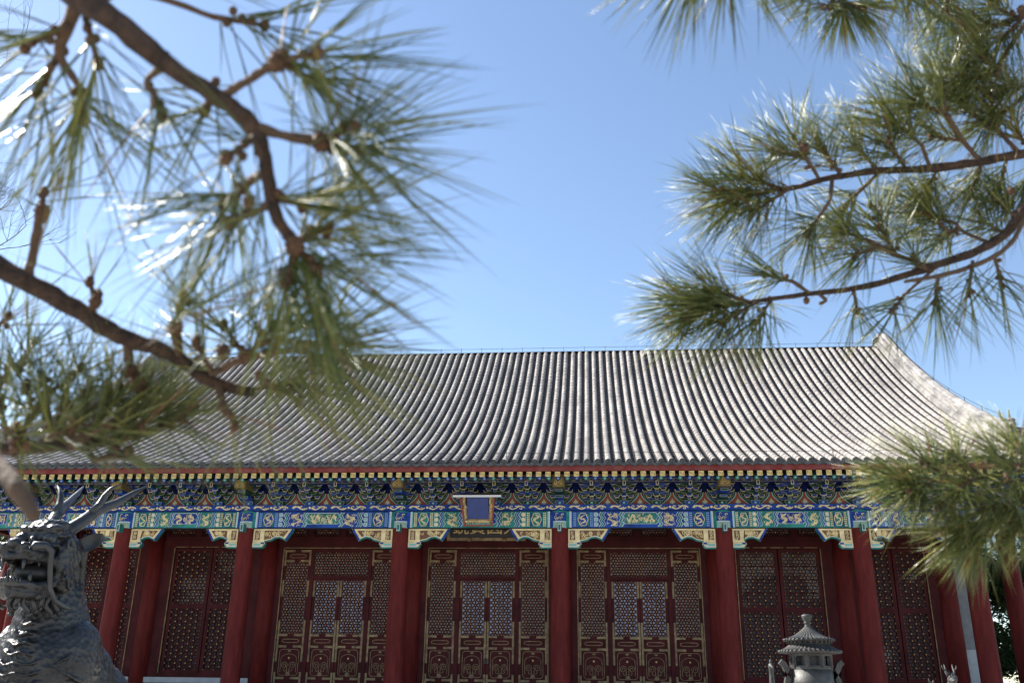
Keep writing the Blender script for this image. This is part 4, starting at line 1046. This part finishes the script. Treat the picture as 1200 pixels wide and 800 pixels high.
# ------------------------------------------------------------------ pines
class Needles:
    def __init__(s, dens=1): s.v = []; s.f = []; s.mi = []; s.n = 0; s.dens = dens
    def needle(s, p, d, L, r, bend, mi):
        d = d.normalized(); a = d.orthogonal().normalized(); q = d.cross(a)
        seg = 3; base = s.n
        for i in range(seg):
            t_ = i / seg; c = p + d * (L * t_) + bend * (t_ * t_ * L)
            rr_ = r * (1 - .2 * t_)
            for j in range(3):
                an = j * 2.0944; s.v.append(c + (a * math.cos(an) + q * math.sin(an)) * rr_)
        s.v.append(p + d * L + bend * L); s.n += seg * 3 + 1
        for i in range(seg - 1):
            for j in range(3):
                s.f.append((base + i * 3 + j, base + i * 3 + (j + 1) % 3, base + (i + 1) * 3 + (j + 1) % 3, base + (i + 1) * 3 + j)); s.mi.append(mi)
        e = base + (seg - 1) * 3
        for j in range(3): s.f.append((e + j, e + (j + 1) % 3, s.n - 1)); s.mi.append(mi)
    def tuft(s, p0, p1, n, L, r, rg, spread=(25, 75), sag=.12):
        """needles along the shoot p0->p1, splayed forward from it"""
        ax = (p1 - p0); ln = ax.length; ax = ax.normalized(); a = ax.orthogonal().normalized(); b = ax.cross(a)
        n = n * s.dens
        for k in range(int(n // 2)):
            t_ = rg.random() ** .8; base = p0.lerp(p1, t_)
            th = R(rg.uniform(*spread)) * (1 - .45 * t_ * rg.random()); phi = rg.uniform(0, 6.283)
            mi = 1 if rg.random() < .42 else 2 if rg.random() < .06 else 0
            for pair in range(2):
                th2 = th + rg.uniform(-.05, .05); ph2 = phi + rg.uniform(-.06, .06)
                d = ax * math.cos(th2) + (a * math.cos(ph2) + b * math.sin(ph2)) * math.sin(th2)
                l_ = L * rg.uniform(.72, 1.12)
                bend = Vector((rg.uniform(-.07, .07), rg.uniform(-.07, .07), rg.uniform(-.08, .05) - sag * .6)) + ax * rg.uniform(-.02, .16)
                s.needle(base, d, l_, r * rg.uniform(.85, 1.15), bend, mi)
    def build(s, parent):
        me = bpy.data.meshes.new('needles'); me.from_pydata([tuple(v) for v in s.v], [], s.f)
        me.materials.append(MAT['needle']); me.materials.append(MAT['needle_light']); me.materials.append(MAT['needle_dry']); me.polygons.foreach_set('material_index', s.mi)
        me.polygons.foreach_set('use_smooth', [True] * len(s.f)); me.update()
        return link('needles', me, parent)
def smooth_path(pts, n=5):
    out = []
    for i in range(len(pts) - 1):
        p0, p1, p2, p3 = pts[max(i - 1, 0)], pts[i], pts[i + 1], pts[min(i + 2, len(pts) - 1)]
        for k in range(n):
            t_ = k / n
            out.append(.5 * ((2 * p1) + (p2 - p0) * t_ + (2 * p0 - 5 * p1 + 4 * p2 - p3) * t_ * t_ + (3 * p1 - p0 - 3 * p2 + p3) * t_ ** 3))
    out.append(pts[-1]); return out
def limb(m, spec, rg, matn='bark', knots=True, rough=.10):
    """spec: list of (x, y, depth, thickness in photo pixels)"""
    P = smooth_path([Vector((*px(a, b_, d),)) for a, b_, d, w in spec]); Wd = []; spec = [(a, b_, d, w * DS[0]) for a, b_, d, w in spec]
    for i in range(len(spec) - 1):
        for k in range(5): Wd.append(.68 * (spec[i][3] * spec[i][2] * (1 - k / 5) + spec[i + 1][3] * spec[i + 1][2] * k / 5) / FPX / 2)
    Wd.append(.68 * spec[-1][3] * spec[-1][2] / FPX / 2)
    P = [p + Vector((rg.uniform(-1, 1), rg.uniform(-1, 1), rg.uniform(-1, 1))) * w * .12 for p, w in zip(P, Wd)]
    m.tube(P, [w * rg.uniform(1 - rough, 1 + rough) for w in Wd], 10, matn)
    if knots:
        for i in range(2, len(P) - 1, 2):
            d_ = Vector((rg.uniform(-1, 1), rg.uniform(-1, 1), rg.uniform(-1, 1))).normalized(); r_ = Wd[i]
            m.ell(P[i] + d_ * r_ * .75, (r_ * .5, r_ * .5, r_ * .4), matn, nu=6, nv=4)
    return P
def pine(name, label, trunk_pts, trunk_r, branches, seed, needle_r, needle_l, dens):
    rg = random.Random(seed)
    root = thing(name, label, 'tree', (trunk_pts[0][0], trunk_pts[0][1], 0))
    off = Vector(root.location)
    m = MB(); tp = smooth_path([Vector(p) for p in trunk_pts]); k = len(tp)
    m.tube([p - off for p in tp], [trunk_r * (1 - .5 * i / k) for i in range(k)], 14, 'bark')
    m.build('trunk', root, True)
    for B in branches:
        DS[0] = B.get('ds', 1.0); m = MB(); nd = Needles(dens * B.get('dn', 1)); main = limb(m, B['main'], rg)
        if 'join' in B:                                 # off-picture stretch back to the trunk
            j = Vector(B['join']); p = main[0]; w = B['main'][0][3] * B['main'][0][2] / FPX / 2
            jp = smooth_path([j, j.lerp(p, .35) + Vector((0, .05, .10)), j.lerp(p, .7) + Vector((0, -.04, -.03)), p, main[2]])
            m.tube(jp, [w * (1.7 - .7 * i / 15) * rg.uniform(.9, 1.1) for i in range(15)] + [w] * (len(jp) - 15), 10, 'bark')
            rj = random.Random(seed + len(B['tufts'])); ln = (p - j).length
            for q_ in range(int(ln * 9)):
                c0 = jp[rj.randint(2, 13)]; c1 = c0 + Vector((rj.uniform(-.22, .22), rj.uniform(-.18, .18), rj.uniform(-.12, .25))); c2 = c0.lerp(c1, .55)
                rel = c1 - EYE; f_ = rel.dot(FWD); u_ = rel.dot(RGT) / max(f_, .05) * FPX
                if f_ > .3 and abs(u_) < 600 + 260 / max(f_, .3): continue      # keep these twigs clear of the view
                m.tube([c0, c2, c1], [w * .45, w * .35, .003], 6, 'twig'); nd.tuft(c2, c1, 110 if seed == 9 else 90, needle_l, needle_r, rj, (22, 78), .15)
        for s_ in B.get('subs', []): limb(m, s_, rg, 'twig', len(s_) > 2, .15)
        for (x0, y0, d0, x1, y1, d1, n, L) in B['tufts']:
            a, b_ = px(x0, y0, d0), px(x1, y1, d1)
            m.tube([a, a.lerp(b_, .5), b_], [.0045, .004, .003], 6, 'twig')
            m.ell(b_, (.007, .007, .010), 'cone', nu=7, nv=5)
            for q_ in range(4): m.ell(a.lerp(b_, rg.random()) + Vector((rg.uniform(-1, 1), rg.uniform(-1, 1), rg.uniform(-1, 1))) * .008, (.006, .006, .006), 'cone' if q_ % 2 else 'twig', nu=6, nv=4)
            nd.tuft(a, b_, n, L * needle_l, needle_r, rg, B.get('spread', (22, 78)), B.get('sag', .12))
        # parts hang on the root in its own space
        for lst in (m.v,):
            for i in range(len(lst)): lst[i] = (lst[i][0] - off.x, lst[i][1] - off.y, lst[i][2])
        o = m.build('branch', root, True)
        nd.v = [v - off for v in nd.v]
        nd.build(o)
        for (x, y, d, r_) in B.get('cones', []):
            q = MB(); c_ = px(x, y, d) - off; rad = r_ * d * DS[0] / FPX
            q.ell(c_, (rad * .8, rad * .8, rad), 'cone', nu=12, nv=8)
            for i in range(26):
                z_ = -1 + 2 * (i + .5) / 26; a_ = i * 2.4; s2 = math.sqrt(max(0, 1 - z_ * z_)); d_ = Vector((s2 * math.cos(a_) * .8, s2 * math.sin(a_) * .8, z_))
                q.ell(c_ + d_ * rad * .95, (rad * .22, rad * .22, rad * .16), 'cone', nu=6, nv=4)
            q.build('pine_cone', o, True)
    DS[0] = 1.0
    return root

dA, dB, dC = .92, 1.02, 1.05
LT = [(1.5, -26.2, 0), (1.45, -26.15, 1.2), (1.5, -26.2, 2.4), (1.4, -26.1, 3.6), (1.45, -26.1, 4.8)]
left = [
 dict(main=[(20, -90, 1.0, 55), (75, -20, .95, 52), (130, 22, dA, 44), (200, 78, dA, 34), (262, 118, dA, 30), (298, 152, dA, 30), (312, 195, dA, 24), (322, 248, dA, 22), (348, 290, dA, 24)], join=(1.45, -26.15, 2.5),
  subs=[[(262, 112, dA, 18), (295, 92, .91, 14), (325, 72, .9, 22)], [(298, 148, dA, 20), (335, 160, .92, 16), (374, 166, .93, 24)], [(190, 78, dA, 16), (172, 95, .93, 10), (178, 108, .93, 10)], [(90, 5, .95, 30), (70, 60, .97, 18), (92, 100, .98, 10)], [(310, 200, dA, 14), (290, 215, .95, 18)], [(110, 0, .95, 20), (160, -10, 1.0, 14), (250, 20, 1.02, 10)]],
  tufts=[(374, 166, .93, 420, 176, .95, 110, 1.15), (374, 166, .93, 415, 150, .88, 90, 1.1), (325, 72, .9, 372, 62, .88, 70, 1.0), (325, 72, .9, 370, 95, .95, 90, 1.15), (348, 290, dA, 372, 318, .93, 120, 1.05), (340, 285, dA, 385, 268, .95, 120, 1.1), (345, 290, dA, 335, 330, .9, 110, 1.0), (318, 240, dA, 270, 262, .95, 80, 1.0), (312, 230, dA, 355, 240, .93, 90, 1.05), (92, 100, .98, 98, 140, 1.0, 110, 1.1), (70, 60, .97, 45, 110, 1.0, 80, 1.0), (80, 30, .95, 30, 55, .97, 60, 1.0), (250, 20, 1.02, 310, 30, 1.05, 60, 1.0), (178, 105, .93, 190, 135, .95, 40, .9), (290, 215, .95, 262, 240, .97, 70, 1.0), (100, 20, .95, 115, 75, .95, 60, 1.0), (255, 105, .95, 240, 130, .97, 40, .9), (160, -20, 1.0, 210, -40, 1.0, 50, 1), (300, 160, .9, 265, 185, .85, 50, 1.0)],
  sag=.16, ds=1.1, cones=[(376, 166, .92, 13), (326, 72, .9, 14), (345, 288, .91, 13), (292, 235, .9, 9)]),
 dict(main=[(-70, 262, 1.05, 38), (0, 312, dB, 36), (62, 346, dB, 32), (118, 380, dB, 30), (150, 396, dB, 30), (200, 415, dB, 24), (250, 447, dB, 22), (300, 460, dB, 18)], join=(1.45, -26.15, 1.85),
  subs=[[(32, 326, dB, 18), (40, 290, 1.02, 13), (48, 248, 1.02, 20)], [(150, 398, dB, 20), (152, 425, 1.03, 16), (162, 450, 1.04, 24)], [(255, 448, dB, 14), (262, 475, 1.0, 12)], [(210, 420, dB, 12), (205, 385, 1.0, 20)], [(245, 440, dB, 12), (285, 420, 1.0, 14), (330, 412, .98, 14), (362, 402, .97, 8)], [(105, 372, dB, 10), (112, 352, 1.02, 18)]],
  tufts=[(330, 412, .98, 395, 398, .97, 150, 1.05), (300, 455, dB, 345, 448, 1.03, 110, 1.1), (285, 420, 1.0, 320, 385, .98, 130, 1.0), (345, 405, .97, 385, 425, 1.0, 130, 1.1), (300, 440, 1.0, 350, 470, 1.05, 70, 1.1), (205, 385, 1.0, 215, 345, 1.0, 70, .9), (285, 415, 1.0, 262, 380, 1.02, 70, .9), (48, 248, 1.02, 52, 225, 1.02, 24, .7), (112, 352, 1.02, 105, 330, 1.02, 24, .7), (250, 440, 1.0, 230, 400, 1.0, 50, .9), (320, 410, .98, 350, 372, 1.0, 90, .95), (262, 470, 1.0, 275, 500, 1.0, 24, .9), (160, 450, 1.04, 185, 480, 1.05, 40, .9)],
  sag=.10, ds=1.3, cones=[(49, 247, 1.01, 10), (112, 353, 1.01, 9), (205, 384, .99, 11), (262, 412, .99, 10), (287, 418, .99, 10), (160, 448, 1.03, 11), (150, 435, 1.02, 8)]),
 dict(main=[(-70, 520, 1.05, 26), (0, 524, dC, 24), (70, 522, dC, 22), (130, 516, dC, 18), (175, 505, dC, 14)], join=(1.45, -26.15, 1.55),
  subs=[[(-60, 500, .7, 40), (0, 548, .62, 34), (25, 580, .60, 32), (42, 606, .59, 22)], [(60, 520, dC, 12), (95, 490, 1.05, 10), (120, 470, 1.05, 10)], [(20, 520, dC, 12), (40, 480, 1.1, 10), (70, 450, 1.12, 8)], [(100, 520, dC, 10), (110, 540, 1.0, 10)]],
  tufts=[(120, 475, 1.05, 150, 455, 1.05, 130, .8), (50, 515, 1.0, 85, 500, 1.0, 120, .75), (90, 515, 1.05, 120, 505, 1.05, 130, .75), (140, 510, 1.05, 165, 490, 1.05, 120, .75), (100, 500, 1.1, 75, 470, 1.1, 100, .75), (150, 480, 1.1, 170, 455, 1.1, 100, .75), (30, 500, 1.1, 55, 470, 1.1, 110, .75), (5, 500, 1.0, 30, 520, 1.0, 80, .7), (185, 495, 1.1, 225, 475, 1.1, 90, .8), (170, 505, dC, 215, 490, 1.05, 120, .9), (95, 490, 1.05, 105, 455, 1.08, 90, .8), (70, 455, 1.12, 95, 430, 1.12, 110, .85), (130, 515, dC, 165, 500, 1.0, 90, .8), (40, 490, 1.1, 30, 450, 1.12, 110, .9), (10, 520, 1.1, 0, 470, 1.12, 100, .9), (110, 540, 1.0, 150, 528, 1.0, 50, .6), (20, 530, 1.0, 20, 500, 1.0, 50, .8), (100, 505, 1.05, 130, 475, 1.05, 90, .7), (60, 505, 1.05, 80, 475, 1.05, 80, .7), (150, 510, dC, 190, 470, 1.1, 90, .9), (60, 500, 1.1, 50, 440, 1.15, 90, .9), (-20, 500, 1.15, 10, 430, 1.15, 80, 1), (80, 515, 1.0, 130, 500, 1.0, 80, .8), (20, 440, 1.2, 40, 400, 1.2, 70, 1), (-20, 400, 1.2, 10, 370, 1.2, 60, 1)],
  sag=.02, ds=1.3, dn=.68),
]
pine('pine_tree', 'blurred long needled pine reaching in from the left with thick brown branches', LT, .16, left, 5, .00092, .165, .66)
RT = [(6.4, -25.6, 0), (6.35, -25.55, 1.4), (6.45, -25.6, 2.8), (6.4, -25.5, 4.2), (6.5, -25.5, 5.4)]
d1, d2, d3, d4 = 2.25, 2.2, 2.05, 2.3
right = [
 dict(main=[(1290, 165, 2.3, 18), (1200, 180, d1, 16), (1140, 191, d1, 15), (1085, 198, d1, 14), (1030, 200, d1, 12), (975, 208, d1, 11), (930, 220, d1, 9), (900, 224, d1, 7)], join=(6.4, -25.55, 3.1),
  subs=[[(1150, 190, d1, 10), (1128, 165, 2.25, 9), (1108, 135, 2.22, 10)], [(1195, 180, d1, 9), (1165, 150, 2.3, 8), (1140, 135, 2.3, 7)], [(975, 210, d1, 7), (972, 235, 2.2, 6), (962, 250, 2.2, 5)], [(960, 210, d1, 7), (945, 185, 2.2, 6)], [(1090, 198, d1, 8), (1080, 170, 2.2, 7)], [(1030, 202, d1, 7), (1010, 222, 2.25, 6)]],
  tufts=[(905, 224, d1, 850, 236, 2.2, 190, 1.0), (890, 224, d1, 838, 222, 2.2, 110, .95), (915, 220, d1, 868, 205, 2.25, 130, 1.0), (930, 218, d1, 880, 250, 2.2, 130, 1.0), (945, 185, 2.2, 905, 178, 2.25, 120, .95), (950, 195, 2.2, 930, 160, 2.25, 90, .9), (962, 250, 2.2, 945, 275, 2.2, 80, .9), (985, 205, d1, 965, 175, 2.25, 110, .95), (1080, 170, 2.2, 1045, 140, 2.2, 140, 1.05), (1108, 135, 2.22, 1070, 118, 2.2, 150, 1.1), (1108, 135, 2.22, 1105, 95, 2.25, 130, 1.0), (1140, 135, 2.3, 1120, 110, 2.3, 110, 1), (1030, 200, d1, 1000, 170, 2.3, 110, 1), (1010, 222, 2.25, 985, 245, 2.3, 90, .95), (1060, 195, d1, 1040, 165, 2.2, 110, 1), (1100, 195, d1, 1085, 225, 2.3, 100, .9), (1150, 190, d1, 1140, 220, 2.3, 110, .9), (1180, 185, d1, 1170, 225, 2.3, 100, .9), (1165, 150, 2.3, 1160, 110, 2.3, 120, .95), (1200, 170, 2.3, 1185, 130, 2.3, 120, .95), (1128, 165, 2.25, 1090, 160, 2.25, 90, .9), (1210, 190, 2.3, 1200, 230, 2.3, 90, .9)],
  cones=[(942, 173, 2.2, 6.5)]),
 dict(main=[(1270, 195, 2.3, 20), (1205, 240, d2, 17), (1180, 272, d2, 16), (1145, 294, d2, 15), (1100, 310, d2, 14), (1050, 326, d2, 12), (1000, 338, d2, 11), (950, 344, d2, 9), (905, 350, d2, 8), (865, 356, d2, 7)], join=(6.4, -25.55, 2.9),
  subs=[[(1202, 250, d2, 8), (1185, 285, 2.15, 8), (1150, 308, 2.15, 8), (1105, 322, 2.15, 7), (1060, 330, 2.15, 6)], [(1085, 312, d2, 8), (1050, 298, 2.22, 8), (1018, 282, 2.22, 8)], [(1160, 285, d2, 7), (1130, 272, 2.25, 6), (1120, 262, 2.25, 6)], [(950, 345, d2, 7), (930, 330, 2.2, 7)], [(1100, 310, d2, 6), (1060, 345, 2.2, 5)], [(960, 345, d2, 6), (968, 352, 2.2, 6), (960, 356, 2.2, 5)]],
  tufts=[(870, 356, d2, 820, 358, 2.2, 180, 1.0), (850, 357, d2, 798, 354, 2.2, 130, 1.0), (850, 358, d2, 805, 372, 2.15, 90, .95), (880, 354, d2, 835, 340, 2.2, 130, 1.0), (890, 352, d2, 845, 378, 2.15, 150, 1.0), (930, 330, 2.2, 895, 322, 2.25, 90, .95), (1018, 282, 2.22, 985, 270, 2.25, 120, .9), (1030, 288, 2.22, 1000, 300, 2.2, 90, .9), (905, 350, d2, 885, 378, 2.15, 90, .9), (1120, 262, 2.25, 1085, 250, 2.3, 130, .95), (1125, 268, 2.25, 1100, 280, 2.3, 100, .9), (1060, 345, 2.2, 1045, 365, 2.15, 60, .95), (1100, 322, 2.15, 1095, 355, 2.15, 60, .95), (1140, 305, 2.15, 1135, 345, 2.15, 60, .95), (1000, 338, d2, 1005, 365, 2.2, 40, .9), (1050, 298, 2.22, 1030, 265, 2.25, 110, .9), (1180, 275, d2, 1150, 258, 2.3, 110, .9), (1190, 255, d2, 1165, 232, 2.3, 120, .95), (1085, 315, 2.15, 1070, 300, 2.2, 70, .85), (1165, 300, 2.15, 1175, 335, 2.15, 40, .95), (1110, 270, 2.25, 1075, 235, 2.3, 110, .9), (1050, 300, 2.25, 1020, 240, 2.3, 90, .9)],
  cones=[(1185, 224, 2.2, 5), (945, 352, 2.2, 4.5)]),
 dict(main=[(1300, -30, 2.2, 16), (1225, 8, d4, 13), (1190, 22, d4, 11), (1165, 30, d4, 8)], join=(6.45, -25.55, 3.5),
  subs=[[(1215, 10, d4, 9), (1180, 60, 2.3, 8), (1165, 85, 2.3, 7)], [(1222, 10, d4, 9), (1222, 60, d4, 9), (1205, 105, 2.3, 8), (1185, 125, 2.3, 6)], [(1240, 0, d4, 9), (1120, -40, 2.2, 9), (1010, -22, 2.1, 8), (985, 0, 2.05, 6)], [(1120, -40, 2.2, 9), (960, -80, 1.7, 8), (860, -72, 1.5, 8), (830, -62, 1.45, 6)]],
  tufts=[(1170, 28, d4, 1135, 32, 2.3, 170, .95), (1190, 20, d4, 1160, 5, 2.3, 130, .95), (1200, 20, d4, 1175, 45, 2.3, 140, .95), (1165, 85, 2.3, 1130, 92, 2.3, 170, 1.0), (1170, 80, 2.3, 1150, 65, 2.3, 130, .9), (1185, 125, 2.3, 1155, 145, 2.3, 130, .9), (1205, 100, 2.3, 1175, 105, 2.3, 130, .95), (985, -4, 2.05, 988, 10, 2.05, 150, .62), (960, -12, 2.05, 940, -2, 2.05, 60, .62), (985, 2, 2.05, 965, 8, 2.0, 70, .62), (985, 0, 2.05, 1012, 10, 2.05, 80, .62), (1000, -14, 2.05, 1030, -2, 2.1, 70, .75), (1030, -25, 2.1, 1065, -2, 2.15, 80, .85), (1060, -30, 2.1, 1090, 0, 2.15, 110, .85), (1110, -20, 2.2, 1110, 10, 2.2, 110, .85), (830, -62, 1.45, 812, -44, 1.45, 70, .85), (850, -66, 1.45, 858, -46, 1.45, 60, .85), (835, -60, 1.45, 780, -42, 1.45, 60, .8), (870, -66, 1.5, 900, -50, 1.5, 50, .8)],
  sag=.25, cones=[(1197, 12, 2.25, 6)]),
 dict(main=[(1290, 530, 2.1, 14), (1215, 545, d3, 12), (1170, 556, d3, 11), (1125, 560, d3, 9), (1085, 562, d3, 7)], join=(6.38, -25.55, 1.9),
  subs=[[(1220, 548, d3, 9), (1190, 590, 2.0, 8), (1160, 612, 2.0, 7)], [(1150, 558, d3, 7), (1135, 545, 2.05, 6)]],
  tufts=[(1090, 562, d3, 1050, 562, 2.05, 170, .75), (1100, 560, d3, 1065, 575, 2.0, 130, .75), (1110, 558, d3, 1080, 540, 2.1, 130, .75), (1135, 545, 2.05, 1115, 530, 2.1, 120, .72), (1150, 556, d3, 1125, 572, 2.0, 110, .75), (1160, 612, 2.0, 1125, 622, 2.0, 170, .75), (1165, 610, 2.0, 1140, 640, 2.0, 130, .72), (1185, 592, 2.0, 1150, 595, 2.0, 130, .75), (1190, 550, d3, 1165, 535, 2.1, 130, .75), (1200, 545, d3, 1180, 560, 2.0, 100, .7), (1205, 545, d3, 1195, 520, 2.1, 130, .75), (1195, 585, 2.0, 1185, 610, 2.0, 110, .7), (1210, 560, 2.0, 1200, 585, 2.0, 110, .7), (1220, 600, 2.0, 1190, 615, 2.0, 110, .7), (1230, 560, 2.0, 1225, 620, 2.0, 100, .7), (1130, 560, 2.05, 1100, 595, 2.0, 80, .72)],
  sag=.12),
]
pine('pine_tree', 'sunlit long needled pine reaching in from the right with several thin branches', RT, .15, right, 9, .00098, .178, 1.05)

# ------------------------------------------------------------------ trees behind
def leafy(loc, h, r, n, seed, label, name='evergreen_tree', group='trees behind the hall'):
    rg = random.Random(seed); t = thing(name, label, 'tree', loc, group)
    m = MB(); m.tube([(0, 0, 0), (.1, .05, h * .35), (-.1, .1, h * .7)], [.25, .18, .06], 10, 'trunk')
    cl = []
    for k in range(26):
        a_ = rg.uniform(0, 6.28); z_ = h * rg.uniform(.22, 1); rad = r * (1 - ((z_ / h - .5) / .62) ** 2 * .8) * rg.uniform(.35, 1)
        c_ = Vector((rad * math.cos(a_), rad * math.sin(a_), z_)); cl.append((c_, rg.uniform(.4, .8) * r * .45))
        m.tube([(0, 0, max(.3, z_ - rad * .8)), c_ * .6 + Vector((0, 0, z_ * .35)), c_], [.07, .04, .015], 6, 'trunk')
    m.build('trunk', t, True)
    vs = []; fs = []
    for k in range(n):
        c_, rr_ = cl[k % len(cl)]
        d_ = Vector((rg.gauss(0, 1), rg.gauss(0, 1), rg.gauss(0, .8))).normalized() * rr_ * rg.random() ** .4
        p = c_ + d_; u = Vector((rg.uniform(-1, 1), rg.uniform(-1, 1), rg.uniform(-.6, .6))).normalized(); v = u.orthogonal().normalized()
        L = rg.uniform(.06, .13); w = L * .4; o_ = len(vs)
        vs += [p - u * L, p + v * w, p + u * L, p - v * w]; fs.append((o_, o_ + 1, o_ + 2, o_ + 3))
    me = bpy.data.meshes.new('crown'); me.from_pydata([tuple(v) for v in vs], [], fs); me.materials.append(MAT['tree_leaf']); link('crown', me, t)
leafy((18.9, 7.5, 0), 9.6, 2.6, 32000, 1, 'dark leafy tree seen between the last red columns at the right end')
leafy((21.8, 10.5, 0), 10, 3.2, 28000, 2, 'taller leafy tree behind the one at the right end of the gallery')
leafy((24.5, 16, 0), 10.5, 3.2, 14000, 3, 'broad leafy tree farthest back at the right end of the hall')
leafy((18.4, 14, 0), 10, 2.6, 24000, 4, 'low leafy tree close beside the right gable of the hall')
leafy((-19.5, 7, 0), 7, 2.2, 7000, 5, 'leafy tree glimpsed past the left end of the gallery')
leafy((-22.5, 11, 0), 8, 2.8, 7000, 6, 'broad leafy tree beyond the left gable of the hall')
leafy((-5.5, -18.6, 0), 5.3, 1.7, 9000, 7, 'added leafy evergreen out of view, shading the bronze beast from the left', group='added shade trees')  # unseen tree, added so its crown shades the beast's chest
# bare tree at the far left
bt = px(-170, 420, 17); t = thing('bare_tree', 'bare tree with fine dark twigs behind the left pine branches', 'tree', (bt.x, bt.y, 0))
rg = random.Random(12); m = MB()
def grow(p, d, L, r, lv):
    n = 4; pts = [p]; q = p; dd = d
    for i in range(n):
        dd = (dd + Vector((rg.uniform(-.22, .22), rg.uniform(-.22, .22), rg.uniform(-.1, .2)))).normalized(); q = q + dd * L / n; pts.append(q)
    m.tube(pts, [r, r * .9, r * .8, r * .7, r * .6], 5 if lv > 2 else 7, 'bare_twig', cap=False)
    if lv >= 6 or r < .0025: return
    for k in range(3 if lv < 4 else 4):
        b_ = pts[rg.randint(2, 4)]; nd_ = (dd + Vector((rg.uniform(-.9, .9), rg.uniform(-.9, .9), rg.uniform(-.3, .6)))).normalized(); grow(b_, nd_, L * rg.uniform(.55, .8), r * .5, lv + 1)
m.tube([(0, 0, 0), (.05, .02, 3), (0, 0, 6)], [.2, .17, .14], 9, 'bare_twig')
grow(Vector((0, 0, 6)), Vector((.05, 0, 1)), 3.6, .13, 0)
for k in range(3): grow(Vector((.0, 0, 6 + k * .8)), Vector((.4 - .3 * k, .2 * k, 1)).normalized(), 3.2, .09, 1)
m.build('branches', t, True)
